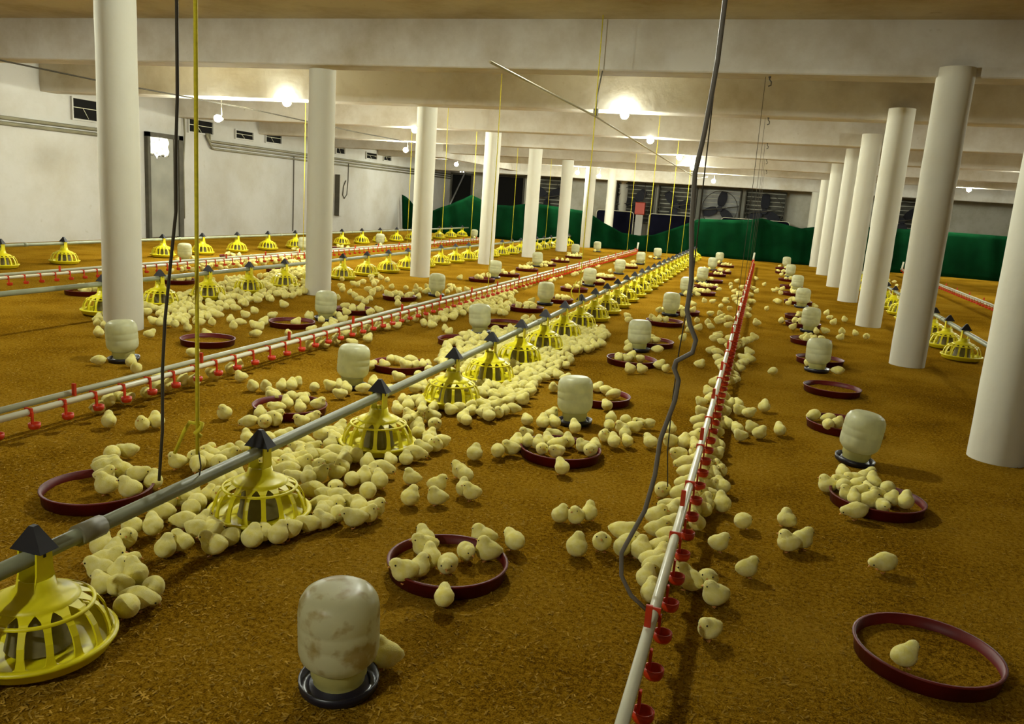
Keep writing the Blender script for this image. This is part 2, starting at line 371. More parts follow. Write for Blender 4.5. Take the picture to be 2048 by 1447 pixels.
CHICKS = [
(-0.849,1.869,-2.88), (-0.830,2.248,1.81), (-0.006,2.418,-2.38), (-1.649,1.788,2.60), (-1.668,1.844,0.49), (0.551,2.460,0.51),
(-0.996,2.323,-2.45), (-1.665,1.914,2.03), (-0.969,2.381,1.69), (-0.211,2.566,1.49), (-1.766,1.883,-2.87), (-0.894,2.448,-1.50),
(-1.823,1.874,2.55), (-0.957,2.449,2.18), (-1.776,1.958,2.59), (-0.001,2.655,-2.48), (-1.834,1.951,2.26), (-0.237,2.681,1.74),
(-0.873,2.566,-0.96), (-1.892,1.945,-2.95), (-0.093,2.719,2.43), (-0.802,2.601,-2.72), (-1.012,2.537,-2.59), (-0.039,2.755,-1.78),
(-1.875,2.019,0.29), (-1.927,1.994,0.65), (-0.149,2.775,2.12), (-0.221,2.773,0.61), (-1.041,2.593,2.28), (-1.694,2.251,-3.02),
(-1.831,2.167,2.15), (-0.239,2.828,0.28), (-1.956,2.062,2.00), (-0.743,2.759,2.32), (-1.621,2.363,2.26), (-0.521,2.820,1.95),
(-0.862,2.743,-2.79), (-1.817,2.230,-2.89), (-1.555,2.427,1.84), (-1.692,2.335,1.77), (-0.212,2.880,1.35), (-2.028,2.080,2.17),
(-1.613,2.421,2.17), (-0.357,2.889,1.53), (-0.291,2.897,2.01), (-1.750,2.330,1.70), (-1.539,2.483,-2.33), (0.093,2.924,0.58),
(-0.440,2.909,-1.62), (-2.000,2.173,-1.07), (-1.790,2.372,2.25), (-0.227,2.965,0.12), (-1.506,2.572,-2.47), (-1.841,2.344,0.19),
(-0.346,2.981,0.33), (-1.481,2.625,-2.53), (-1.373,2.694,-2.72), (-1.992,2.290,2.23), (-1.860,2.399,1.89), (-2.055,2.258,2.84),
(-1.352,2.751,0.18), (-1.460,2.700,-1.37), (-1.512,2.674,2.07), (-1.929,2.392,-2.80), (-0.391,3.050,0.15), (-0.207,3.076,0.36),
(-0.022,3.117,0.47), (-1.355,2.809,0.30), (-1.524,2.731,1.80), (-1.410,2.791,2.18), (-0.266,3.147,0.32), (-1.975,2.479,2.03),
(-1.511,2.787,-0.98), (-2.056,2.415,-2.65), (-0.656,3.104,1.55), (-1.451,2.833,-2.91), (-0.596,3.134,-1.33), (-1.573,2.776,-2.40),
(-1.989,2.535,2.00), (-2.106,2.444,-2.67), (-1.535,2.840,0.15), (-0.547,3.182,1.59), (-0.221,3.232,0.47), (0.248,3.245,-2.79),
(-1.282,2.993,1.80), (0.591,3.213,-2.55), (-1.605,2.850,0.39), (-2.112,2.502,0.16), (-1.184,3.059,-2.63), (-0.282,3.274,0.66),
(-0.112,3.288,2.00), (-2.085,2.554,-2.48), (0.294,3.290,0.69), (-1.970,2.656,-0.82), (-1.464,2.966,2.04), (-2.064,2.607,2.00),
(-1.673,2.883,-2.93), (-2.027,2.652,2.07), (-1.065,3.172,-2.90), (-0.226,3.354,1.15), (-1.621,2.967,-1.37), (-1.117,3.199,1.80),
(-2.282,2.506,-2.96), (0.068,3.394,1.23), (-0.245,3.409,-2.37), (-1.239,3.186,0.68), (-0.144,3.419,1.65), (-1.476,3.103,2.05),
(-0.097,3.453,1.88), (-0.204,3.450,0.42), (-1.592,3.071,2.15), (-2.394,2.505,-2.74), (-2.079,2.778,2.26), (-1.771,2.996,2.04),
(-0.153,3.480,1.96), (-1.567,3.130,2.07), (-2.053,2.836,2.46), (-1.829,2.991,-2.92), (-0.098,3.511,1.78), (-1.379,3.232,-2.88),
(-2.302,2.658,2.07), (-1.750,3.050,0.42), (0.245,3.514,2.27), (-0.023,3.544,1.98), (-2.058,2.893,2.06), (-1.697,3.122,-2.43),
(-1.567,3.193,1.84), (-1.167,3.369,2.48), (-1.897,3.035,-2.69), (-2.392,2.667,0.19), (-2.487,2.587,0.59), (-1.545,3.254,0.39),
(-0.216,3.599,0.77), (-1.212,3.406,2.46), (-1.990,3.027,2.34), (-1.711,3.195,-1.31), (-0.293,3.617,-1.66), (-1.925,3.086,-2.37),
(-0.090,3.636,-2.63), (-2.480,2.678,-2.61), (-1.823,3.183,-0.76), (-1.888,3.147,0.59), (-1.989,3.085,-2.90), (-1.635,3.296,1.81),
(-2.550,2.654,0.56), (-0.139,3.684,1.61), (-1.957,3.134,2.47), (-1.745,3.274,1.91), (-2.289,2.927,-1.04), (-2.221,2.986,-0.79),
(-1.803,3.266,-2.98), (-1.561,3.398,2.22), (-1.954,3.192,0.52), (-2.279,2.984,-2.66), (-0.219,3.750,0.55), (-2.046,3.158,-2.50),
(-2.392,2.916,-2.51), (-0.785,3.690,2.09), (-1.913,3.253,2.23), (-1.509,3.463,2.22), (-2.616,2.726,0.28), (-2.011,3.204,1.99),
(-1.733,3.365,1.74), (-0.100,3.798,0.50), (0.548,3.762,-2.86), (-0.034,3.802,2.10), (-1.870,3.313,-2.94), (-2.360,2.993,-0.96),
(-2.241,3.086,0.33), (-1.789,3.378,1.88), (-1.979,3.288,2.44), (-1.846,3.366,0.58), (-1.504,3.535,0.41), (-2.322,3.067,-2.77),
(-2.293,3.118,0.72), (-1.241,3.688,2.09), (-0.122,3.897,-2.64), (-2.372,3.101,0.58), (-2.243,3.202,-2.57), (-1.983,3.379,0.46),
(-2.692,2.848,2.44), (0.665,3.863,-1.38), (0.551,3.887,1.74), (-1.494,3.636,-2.89), (-2.043,3.364,-2.57), (0.609,3.891,0.81),
(-0.084,3.941,1.71), (-0.215,3.943,0.47), (-1.151,3.788,1.87), (-2.671,2.930,-2.40), (-1.930,3.475,1.88), (-0.862,3.884,-2.31),
(0.527,3.951,-2.38), (-0.944,3.896,-1.38), (-1.470,3.731,-0.83), (-1.098,3.868,-2.85), (0.770,3.954,1.42), (0.713,3.967,1.37),
(-2.070,3.467,-2.71), (-2.226,3.376,2.42), (-0.137,4.048,1.60), (0.575,4.011,0.24), (-0.058,4.055,-1.45), (-1.454,3.787,-2.64),
(0.662,4.005,-2.55), (-0.710,3.999,-1.61), (-1.518,3.768,2.21), (-1.957,3.574,2.40), (0.512,4.051,1.19), (-0.887,3.988,0.45),
(0.621,4.046,1.61), (-2.335,3.363,2.46), (-0.228,4.089,-2.74), (-0.987,3.981,2.05), (-1.044,3.971,1.73), (-2.204,3.471,0.69),
(0.455,4.096,-2.95), (-0.080,4.125,-1.16), (-1.103,3.977,2.07), (-0.759,4.061,-2.85), (-1.970,3.644,1.84), (-2.052,3.600,-2.71),
(-0.948,4.036,2.16), (0.583,4.117,0.61), (-1.553,3.865,1.96), (-0.716,4.107,1.51), (0.718,4.115,1.19), (-2.027,3.653,-2.34),
(-0.853,4.090,2.27), (-0.195,4.175,-1.58), (-0.121,4.190,-2.47), (-1.624,3.877,1.69), (-1.908,3.756,1.95), (0.520,4.189,-2.83),
(-0.279,4.214,-2.40), (0.660,4.177,1.66), (-2.018,3.733,1.83), (-0.168,4.244,-0.86), (0.588,4.255,-2.91), (-1.105,4.162,-2.29),
(-0.101,4.315,0.80), (-0.633,4.271,1.85), (-0.199,4.315,-1.75), (-1.677,3.984,1.99), (-0.961,4.224,-2.70), (0.537,4.319,1.54),
(0.647,4.307,0.46), (-0.567,4.321,1.97), (-1.613,4.069,-1.34), (-2.422,3.651,-1.23), (-2.492,3.608,-2.34), (-0.447,4.369,2.26),
(-2.271,3.767,-2.34), (-2.923,3.301,-0.92), (-0.140,4.416,1.82), (-0.708,4.362,-1.40), (-2.402,3.720,-1.07), (-2.888,3.367,2.85),
(-1.772,4.071,-1.01), (-2.241,3.834,0.39), (-0.345,4.450,-2.31), (-0.216,4.459,1.94), (-3.086,3.247,2.38), (-2.441,3.763,0.28),
(-0.280,4.477,1.91), (-1.749,4.135,0.22), (-0.095,4.496,1.96), (-1.488,4.255,2.14), (-0.608,4.479,2.01), (-0.888,4.433,2.13),
(-1.681,4.202,-2.36), (-2.532,3.767,2.02), (-1.529,4.296,1.76), (-2.707,3.683,-1.25), (-1.821,4.194,-2.25), (-1.084,4.452,2.15),
(-2.480,3.863,-2.76), (-0.145,4.589,-2.61), (-1.019,4.478,2.06), (-1.182,4.443,1.99), (-2.385,3.936,2.39), (-0.223,4.624,0.27),
(-1.403,4.413,2.39), (-0.647,4.589,-2.51), (-0.726,4.605,-1.58), (-0.586,4.626,0.33), (-1.791,4.321,2.00), (-1.931,4.261,2.26),
(-2.490,3.964,2.40), (-1.456,4.461,0.32), (-2.348,4.067,0.79), (-1.538,4.462,1.36), (-1.384,4.519,-1.09), (-1.651,4.433,-2.55),
(-0.374,4.716,1.98), (-1.893,4.340,2.01), (-1.761,4.407,1.71), (-2.445,4.075,2.15), (-1.084,4.638,0.86), (-0.559,4.731,-2.39),
(-1.623,4.483,-2.35), (-0.121,4.768,-2.88), (-1.364,4.574,1.69), (-1.483,4.543,1.03), (-3.332,3.432,0.44), (-0.510,4.761,-2.49),
(0.022,4.792,-2.79), (-1.562,4.531,-0.88), (-0.652,4.753,1.52), (-0.741,4.753,1.55), (-1.856,4.442,1.99), (-2.550,4.108,1.84),
(-1.338,4.647,0.57), (-1.506,4.598,-2.37), (-0.218,4.834,0.48), (-1.452,4.648,0.46), (-1.981,4.459,1.92), (-3.372,3.553,2.08),
(-2.537,4.191,0.54), (-1.513,4.661,-2.46), (0.120,4.910,0.73), (-1.933,4.520,0.89), (-0.123,4.916,1.82), (-2.681,4.131,-2.62),
(-0.003,4.925,1.92), (-3.340,3.643,0.27), (-2.719,4.174,-2.25), (-1.496,4.761,0.81), (-0.246,4.988,0.38), (-1.412,4.791,0.85),
(-3.406,3.656,-2.46), (-0.067,5.003,1.92), (0.080,5.013,-2.76), (-2.385,4.413,-2.45), (0.241,5.045,1.79), (-3.334,3.806,2.31),
(-1.345,4.899,0.47), (-1.409,4.901,0.62), (-1.521,4.877,-2.70), (-0.818,5.049,2.04), (-2.408,4.528,2.28), (-2.166,4.655,-2.34),
(-1.469,4.920,3.04), (-1.936,4.759,-2.82), (-1.615,4.883,-3.01), (-1.679,4.878,-0.92), (-2.603,4.465,2.07), (-2.325,4.617,-2.86),
(-2.858,4.311,-1.18), (-1.369,4.993,-0.33), (-1.641,4.932,2.10), (-2.938,4.290,-1.23), (-1.562,4.960,0.49), (-2.794,4.387,2.22),
(-1.452,4.995,2.08), (-2.745,4.420,2.20), (-3.345,4.001,1.95), (-1.881,4.865,-2.17), (-2.486,4.585,2.38), (-2.054,4.797,0.93),
(-2.539,4.560,-2.31), (-1.751,4.917,-2.16), (-3.393,3.969,2.18), (-0.235,5.235,-2.52), (-1.405,5.054,-2.16), (-1.856,4.919,-0.59),
(-1.489,5.054,-1.02), (-1.637,5.013,2.33), (-1.720,4.992,-1.93), (-2.769,4.508,0.65), (-0.145,5.291,-2.81), (-1.365,5.116,0.25),
(-2.337,4.754,2.14), (-1.962,4.927,-2.32), (-1.911,4.949,1.74), (-2.043,4.909,2.22), (0.529,5.293,-1.60), (-0.096,5.321,-2.60),
(-1.549,5.093,-2.07), (-1.839,4.997,-0.98), (-1.486,5.117,-0.38), (-1.429,5.138,-1.20), (-1.645,5.081,1.77), (-3.311,4.191,0.55),
(-3.359,4.158,1.92), (-1.743,5.062,-1.32), (-2.356,4.808,2.41), (-1.803,5.046,2.54), (-0.819,5.320,-2.45), (0.584,5.357,0.85),
(-1.884,5.049,2.41), (0.048,5.396,0.43), (-1.603,5.161,2.65), (-1.537,5.182,-1.18), (-1.815,5.116,-3.12), (-1.726,5.147,1.53),
(-1.392,5.251,-0.48), (-0.006,5.438,-2.54), (-1.946,5.084,-1.83), (-1.683,5.191,-1.74), (-3.148,4.464,-2.31), (-1.889,5.129,2.02),
(-1.497,5.259,-3.10), (-3.558,4.161,2.28), (-1.446,5.286,2.60), (-1.389,5.310,-1.44), (-0.901,5.421,0.29), (-2.000,5.121,0.14),
(-0.097,5.504,-2.80), (0.549,5.481,-2.76), (-1.256,5.365,-1.49), (0.458,5.492,-2.28), (-3.310,4.407,-2.83), (-2.281,5.045,-2.69),
(-0.257,5.533,-2.72), (-0.968,5.466,0.78), (-0.071,5.556,1.26), (-1.929,5.212,-2.01), (-1.409,5.378,-1.90), (-0.159,5.563,1.84),
(-1.985,5.200,2.97), (-1.529,5.366,1.57), (-0.021,5.585,1.76), (-2.196,5.183,1.90), (0.148,5.628,1.82), (-1.477,5.441,-2.73),
(-1.414,5.496,2.79), (-0.218,5.676,1.45), (-3.333,4.603,1.91), (-1.510,5.519,0.34), (-1.996,5.378,-2.90), (-3.829,4.285,-1.15),
(-0.113,5.761,1.51), (-1.502,5.582,-1.60), (-1.978,5.460,0.86), (-1.407,5.635,0.42), (-3.364,4.745,2.13), (-2.199,5.388,-1.41),
(-1.471,5.640,2.84), (-1.539,5.623,0.10), (-2.359,5.339,-2.40), (-2.505,5.278,-2.29), (-1.938,5.513,-2.71), (-1.251,5.717,0.27),
(-1.626,5.629,-2.76), (-2.615,5.265,0.97), (-2.327,5.406,0.29), (-1.516,5.692,-3.00), (-2.276,5.442,1.95), (-0.232,5.898,-2.73),
(-0.164,5.906,-2.60), (-1.399,5.749,1.02), (-3.972,4.395,2.04), (-1.964,5.591,0.13), (-1.626,5.706,-0.69), (-1.324,5.791,-2.69),
(-1.446,5.790,-1.15), (-1.839,5.696,1.42), (-1.927,5.667,1.28), (-1.594,5.777,-1.13), (-1.743,5.738,-0.44), (-2.166,5.601,2.06),
(-2.480,5.475,-2.78), (-2.539,5.455,1.76), (-1.483,5.833,1.66), (-2.291,5.566,1.66), (-4.182,4.341,-2.82), (-1.548,5.834,-2.16),
(-1.402,5.878,0.81), (-2.424,5.539,0.82), (-1.801,5.772,-2.16), (-2.017,5.707,1.44), (-1.602,5.848,0.12), (-2.091,5.699,-0.14),
(-1.882,5.772,0.14), (-1.743,5.822,-0.39), (-2.203,5.672,-1.85), (-1.390,5.937,-0.16), (-1.952,5.778,-1.95), (-1.519,5.923,0.40),
(-2.169,5.718,-2.80), (-2.020,5.783,-1.78), (-1.618,5.912,1.66), (-1.768,5.901,0.59), (-1.856,5.875,2.86), (-1.582,5.956,0.03),
(-1.705,5.923,-2.08), (-2.008,5.836,-2.57), (-2.121,5.801,-3.03), (-2.249,5.754,-2.83), (-0.159,6.177,-2.53), (-1.511,6.000,1.58),
(-2.187,5.800,2.97), (-1.457,6.031,-0.06), (-1.941,5.904,-1.97), (-1.824,5.947,0.32), (-0.218,6.218,0.62), (-1.995,5.899,-1.73),
(-2.260,5.812,0.84), (-2.166,5.852,1.15), (-1.544,6.049,-0.32), (-1.906,5.947,-2.25), (-1.417,6.093,0.02), (-3.886,4.911,0.30),
(-1.982,5.965,1.49), (-2.131,5.926,0.55), (-1.523,6.119,-1.36), (-2.241,5.908,-1.41), (-1.358,6.177,2.01), (-2.100,5.977,0.19),
(-1.480,6.166,-1.70), (-2.307,5.917,2.57), (-2.031,6.027,-0.38), (-1.963,6.051,-1.80), (-1.422,6.213,-2.83), (-0.870,6.332,-2.49),
(-2.195,6.007,-1.18), (-1.493,6.223,-1.91), (-0.096,6.401,3.14), (-2.101,6.058,-1.20), (-0.785,6.393,-2.78), (-2.265,6.041,1.21),
(-2.321,6.022,-0.11), (-1.553,6.273,-0.39), (-1.494,6.290,1.59), (-2.155,6.104,3.14), (-2.002,6.159,1.77), (-0.071,6.493,3.14),
(-2.236,6.116,-1.61), (-2.311,6.091,-2.39), (-1.427,6.362,-1.29), (-1.483,6.350,1.52), (-1.372,6.392,-1.67), (-1.606,6.339,-0.24),
(-2.107,6.201,-0.14), (-3.331,5.645,-2.64), (-2.371,6.115,1.02), (-1.926,6.273,2.12), (-1.978,6.258,2.11), (-2.175,6.200,-0.44),
(-2.258,6.180,2.31), (-2.045,6.255,-0.83), (-2.352,6.173,2.45), (-1.791,6.360,0.48), (-1.893,6.332,0.20), (-0.622,6.580,-1.13),
(-1.662,6.397,0.56), (-2.165,6.256,-0.93), (-2.110,6.301,-1.61), (-0.091,6.648,3.14), (-1.520,6.488,-2.45), (-1.893,6.391,2.87),
(-1.839,6.409,-0.45), (-1.593,6.476,-1.42), (-2.240,6.283,1.70), (-3.292,5.806,2.27), (-1.978,6.379,-0.98), (-2.389,6.252,-0.55),
(-2.200,6.323,-2.70), (-3.350,5.798,1.81), (-1.419,6.547,-2.45), (-1.687,6.487,0.25), (-1.506,6.546,0.87), (-0.684,6.682,0.29),
(-1.879,6.450,0.34), (-1.021,6.653,0.94), (-3.324,5.854,0.60), (-1.791,6.496,-1.28), (-1.734,6.515,-3.01), (-2.185,6.381,0.28),
(-1.993,6.448,-0.41), (-1.933,6.472,-0.96), (-0.952,6.697,-2.64), (-2.245,6.384,-2.59), (-2.427,6.320,2.87), (-3.144,5.996,-2.71),
(-1.666,6.567,1.16), (-1.539,6.600,-2.52), (-1.760,6.569,-0.73), (-1.868,6.540,-1.95), (-1.980,6.509,0.81), (-2.037,6.511,-0.77),
(-3.294,5.982,1.76), (-1.669,6.622,0.23), (-2.350,6.417,1.65), (-0.952,6.770,-1.26), (-0.855,6.784,-2.33), (-1.043,6.772,-1.57),
(-0.138,6.852,1.81), (-1.789,6.623,-2.71), (-2.038,6.567,2.88), (-1.967,6.595,2.84), (-2.458,6.430,0.91), (-2.193,6.538,-0.67),
(-1.645,6.698,1.20), (-0.938,6.835,-0.95), (-2.358,6.484,-2.55), (-0.187,6.902,0.00), (-2.313,6.518,-1.80), (-3.339,6.091,2.19),
(-1.928,6.674,-3.09), (-1.500,6.788,-1.21), (-1.431,6.809,2.63), (-0.378,6.953,0.00), (-3.126,6.227,1.02), (-2.448,6.528,-2.73),
(-2.001,6.698,1.90), (-1.889,6.731,-0.05), (-2.296,6.606,2.99), (-0.047,6.996,3.14), (-3.358,6.150,-2.79), (-2.239,6.643,0.14),
(-2.053,6.714,-1.09), (-4.606,5.304,0.86), (-1.967,6.759,-1.05), (0.219,7.040,-2.26), (-0.098,7.044,3.14), (-4.289,5.606,-2.44),
(-2.437,6.624,2.90), (-1.415,6.916,-1.20), (-1.523,6.896,1.14), (-0.214,7.065,0.00), (-2.158,6.738,-2.59), (-2.047,6.774,0.81),
(-3.982,5.862,-2.58), (-1.999,6.806,0.26), (-2.307,6.719,1.09), (-4.935,5.121,2.86), (-2.395,6.700,-0.72), (-3.781,6.030,2.14),
(-1.356,6.997,2.04), (-1.446,6.986,-0.81), (-0.208,7.138,0.00), (-1.971,6.878,2.27), (-2.293,6.793,-2.74), (-1.509,7.035,-1.57),
(-2.029,6.904,-0.64), (-1.432,7.055,-0.19), (-3.402,6.346,-2.29), (-1.344,7.102,-1.23), (-1.570,7.062,-2.96), (-2.370,6.837,-2.46),
(-3.375,6.409,0.96), (-3.300,6.473,1.97), (-1.502,7.109,1.66), (-2.178,6.939,3.08), (-1.921,7.017,2.17), (-1.433,7.134,3.08),
(-2.062,6.991,-0.07), (-0.019,7.289,3.14), (-2.479,6.860,0.34), (-1.600,7.127,-1.86), (-1.402,7.180,-2.38), (-1.754,7.113,1.95),
(-1.932,7.071,2.17), (-3.730,6.315,0.50), (-4.934,5.432,-2.31), (-1.536,7.177,-0.93), (-2.329,6.963,-1.52), (-1.455,7.197,2.47),
(-1.836,7.110,-2.38), (-1.041,7.274,7.47), (-4.587,5.744,-0.78), (-2.048,7.064,-2.62), (-1.330,7.244,2.48), (-1.630,7.184,2.14),
(-0.254,7.366,0.00), (-2.494,6.936,1.51), (-1.999,7.097,-1.81), (-1.898,7.133,-3.00), (-1.584,7.221,1.56), (-1.746,7.184,2.82),
(-4.140,6.130,0.53), (-1.445,7.257,2.77), (-2.268,7.053,-1.83), (-2.331,7.035,2.21), (-2.196,7.079,-0.39), (-1.364,7.287,2.01),
(-2.069,7.123,1.99), (-2.457,7.009,2.95), (-4.341,6.041,-0.99), (-2.012,7.164,-0.80), (-1.662,7.254,2.77), (-1.798,7.226,0.73),
(-1.865,7.212,1.21), (0.761,7.417,8.98), (-0.783,7.416,9.24), (-1.449,7.317,1.80), (-1.744,7.256,-1.90), (-2.165,7.143,-2.95),
(-1.575,7.299,1.04), (-1.370,7.343,-1.69), (-5.150,5.417,2.22), (-3.347,6.684,-2.56), (0.023,7.486,3.14), (-2.232,7.148,2.75),
(-4.219,6.191,-2.39), (-4.763,5.799,-0.65), (-0.144,7.507,3.14), (-1.912,7.264,-0.68), (-1.308,7.400,-3.07), (-0.031,7.516,3.14),
(-1.835,7.290,-3.12), (-3.713,6.544,1.99), (-1.744,7.321,-0.93), (-1.535,7.375,-0.11), (-3.669,6.582,0.74), (-2.218,7.207,-0.33),
(-2.703,7.058,0.98), (-1.681,7.369,-0.33), (-4.896,5.768,2.04), (-1.803,7.348,0.24), (-5.259,5.445,2.27), (-3.970,6.453,0.70),
(-2.047,7.298,0.84), (-1.330,7.469,-1.58), (-1.640,7.410,-2.83), (-1.589,7.429,-1.07), (-2.224,7.270,-0.60), (-4.761,5.931,2.50),
(-4.873,5.847,1.41), (-4.666,6.016,-2.57), (-1.919,7.372,-0.25), (-4.593,6.081,-1.07), (-3.260,6.891,1.70), (-1.854,7.394,-0.83),
(-1.754,7.419,-2.79), (-2.321,7.263,8.95), (-1.442,7.492,0.03), (-3.343,6.865,2.19), (-1.522,7.482,-2.73), (-2.055,7.368,2.48),
(-4.993,5.813,-2.58), (-4.261,6.376,1.05), (-0.279,7.665,0.00), (-1.089,7.598,5.39), (-4.437,6.265,0.56), (-5.335,5.530,1.23),
(-1.476,7.550,0.92), (0.522,7.677,5.08), (-2.048,7.423,2.42), (-3.749,6.738,-2.67), (-1.923,7.470,2.91), (-3.343,6.956,-2.32),
(-0.338,7.717,0.00), (-2.796,7.200,2.01), (-2.302,7.381,3.30), (-4.771,6.094,-1.22), (-1.430,7.607,-2.88), (-1.511,7.593,1.73),
(-2.202,7.432,-1.48), (-3.234,7.051,0.95), (-4.908,6.025,1.96), (-4.557,6.296,1.96), (-4.983,5.970,0.94), (-5.404,5.608,2.08),
(-1.368,7.675,1.35), (-1.493,7.652,0.07), (-4.890,6.088,-1.07), (-5.297,5.738,2.56), (-0.921,7.761,1.17), (-2.248,7.489,2.62),
(-3.796,6.838,-2.60), (-2.002,7.568,-1.85), (0.011,7.836,3.14), (-4.815,6.198,1.57), (-5.000,6.060,1.82), (-0.860,7.810,-2.90),
(-1.966,7.609,-2.58), (-2.387,7.510,4.14), (-2.077,7.603,0.54), (-4.788,6.277,2.04), (-4.939,6.161,1.69), (-4.993,6.123,-0.89),
(-2.981,7.320,-2.78), (-3.938,6.856,1.96), (-0.988,7.847,-1.63), (-1.372,7.796,0.82), (-5.439,5.759,1.39), (-1.952,7.687,-1.75),
(-2.207,7.620,-1.40), (-2.049,7.672,-1.68), (-1.573,7.784,2.41), (-5.109,6.081,0.27), (-1.494,7.808,-1.92), (-5.309,5.917,-2.60),
(-3.786,6.993,0.41), (-3.071,7.337,2.36), (-1.426,7.827,2.46), (-5.025,6.185,-0.82), (-2.269,7.653,2.97), (-1.934,7.756,1.50),
(-0.923,7.941,-2.64), (-1.572,7.850,0.83), (-4.908,6.327,-2.27), (-1.356,7.901,-2.84), (-5.428,5.899,0.03), (-0.164,8.022,3.14),
(-1.670,7.849,1.07), (-2.010,7.773,1.71), (-3.112,7.408,1.86), (-5.172,6.156,-0.54), (-1.424,7.915,2.60), (-2.240,7.725,0.53),
(-4.108,6.917,7.43), (-2.068,7.775,-1.00), (-1.479,7.909,-2.39), (-4.821,6.445,0.72), (-3.348,7.338,2.28), (-5.557,5.848,1.86),
(-1.974,7.830,0.05), (-1.785,7.877,-1.64), (-5.231,6.158,2.32), (-4.625,6.627,-2.07), (-2.042,7.828,-1.55), (-1.407,7.976,1.80),
(-3.881,7.110,2.13), (-0.129,8.102,3.14), (-4.151,6.965,2.03), (-1.520,7.964,1.13), (-5.137,6.274,-1.41), (-1.931,7.878,-0.83),
(-4.446,6.795,0.65), (-1.827,7.913,-3.13), (-2.223,7.812,-1.41), (-3.308,7.425,2.09), (-1.756,7.939,2.07), (-1.677,7.960,0.74),
(-4.968,6.446,0.01), (-1.999,7.890,-1.35), (-1.456,8.010,-2.00), (-5.243,6.231,-2.95), (-5.040,6.398,0.59), (-0.122,8.163,3.14),
(-1.401,8.050,-3.00), (-1.861,7.959,1.93), (-5.371,6.168,-1.88), (-5.144,6.365,1.75), (-3.065,7.592,-0.67), (-1.569,8.043,1.77),
(-1.728,8.010,0.32), (-4.939,6.548,0.04), (-2.237,7.893,-1.16), (-1.634,8.040,-0.26), (-2.053,7.945,1.96), (-1.782,8.021,-0.32),
(-1.502,8.080,1.72), (-5.286,6.294,2.79), (-1.907,8.005,-2.57), (-1.427,8.110,-2.87), (-3.274,7.560,0.90), (-5.178,6.416,2.45),
(-3.965,7.244,1.89), (-1.624,8.110,1.57), (-0.083,8.271,3.14), (-1.755,8.091,-0.25), (-2.028,8.028,2.60), (-2.232,7.974,1.11),
(-1.819,8.080,-1.08), (-3.010,7.718,2.12), (-1.482,8.157,-1.01), (-3.143,7.681,1.86), (-1.907,8.079,-3.04), (-0.650,8.279,0.87),
(-5.554,6.177,1.37), (-1.670,8.144,-2.31), (-5.029,6.623,-0.12), (-3.089,7.730,-2.39), (-5.328,6.396,-1.74), (-4.043,7.280,4.78),
(-4.697,6.880,2.50), (-5.388,6.356,-1.74), (-1.765,8.155,2.41), (-1.475,8.231,0.84), (-0.268,8.363,0.00), (-5.010,6.709,-1.63),
(-2.231,8.071,-1.01), (-1.986,8.136,-1.89), (-1.826,8.176,-2.42), (-5.612,6.257,0.33), (-1.904,8.189,3.12), (-1.546,8.268,-1.72),
(-5.474,6.393,-2.86), (-5.377,6.477,-0.72), (-5.130,6.677,-2.47), (-5.433,6.444,1.75), (-5.028,6.775,-1.51), (-3.070,7.863,-2.70),
(-3.985,7.447,-2.68), (-5.267,6.604,-2.53), (-2.018,8.208,-2.23), (-3.243,7.805,1.72), (-5.230,6.659,-0.42), (-1.928,8.252,0.68),
(-0.140,8.474,3.14), (-0.055,8.478,3.14), (-1.485,8.349,1.55), (-5.376,6.566,-2.92), (-3.003,7.939,0.65), (-0.351,8.490,0.00),
(-5.658,6.343,-2.59), (-2.288,8.199,-2.12), (-5.215,6.728,-0.98), (-3.811,7.612,-0.94), (-2.003,8.283,2.15), (-4.969,6.929,0.29),
(-0.035,8.544,3.14), (-3.092,7.966,-2.42), (-5.610,6.447,-2.44), (-2.249,8.250,-0.66), (-5.171,6.831,-2.50), (-5.921,6.193,-3.03),
(-5.059,6.922,2.25), (-1.979,8.342,2.99), (-3.038,8.026,0.58), (-4.004,7.602,1.89), (-5.412,6.681,-0.85), (-3.831,7.709,2.20),
(-3.942,7.661,0.60), (-5.773,6.406,-0.56), (-0.200,8.622,0.00), (-5.474,6.669,2.23), (-5.367,6.762,3.04), (-5.863,6.361,0.34),
(-1.981,8.431,-1.84), (-0.000,8.662,3.14), (-0.327,8.656,0.00), (-4.041,7.667,-0.75), (-3.419,7.984,2.22), (-3.190,8.083,2.11),
(-5.442,6.794,-1.02), (-3.813,7.846,-2.68), (-5.851,6.471,-2.05), (-3.984,7.762,1.99), (-3.076,8.176,1.61), (-5.507,6.811,0.52),
(-5.224,7.039,-0.18), (-5.141,7.107,-3.13), (-2.273,8.472,2.13), (-1.997,8.550,0.81), (-0.334,8.775,0.00), (-5.293,7.015,-1.10),
(-4.171,7.737,0.37), (-4.723,7.444,-2.70), (-0.143,8.818,3.14), (-2.365,8.502,-2.27), (-5.895,6.567,1.93), (-3.021,8.296,-0.83),
(-5.162,7.163,-0.75), (-5.442,6.964,0.22), (-6.022,6.484,-0.02), (-3.213,8.247,-0.19), (-5.078,7.264,-0.56), (-3.112,8.300,2.54),
(-5.520,6.941,2.24), (0.043,8.873,3.14), (-5.221,7.176,0.56), (-0.635,8.908,-1.97), (-3.113,8.383,-0.62), (-5.163,7.322,1.06),
(-5.433,7.135,-0.74), (-3.127,8.444,-0.88), (-5.548,7.097,0.41), (-3.222,8.417,2.30), (-5.635,7.037,-0.39), (-5.745,6.970,-2.03),
(-2.648,8.654,3.01), (0.568,9.041,1.34), (-5.972,6.813,0.47), (-5.721,7.036,1.77), (-3.151,8.530,2.17), (-2.713,8.681,2.89),
(-3.050,8.572,1.78), (0.642,9.095,-0.60), (-5.121,7.557,-2.72), (-5.212,7.496,2.28), (-2.804,8.697,-0.33), (-3.205,8.561,-2.14),
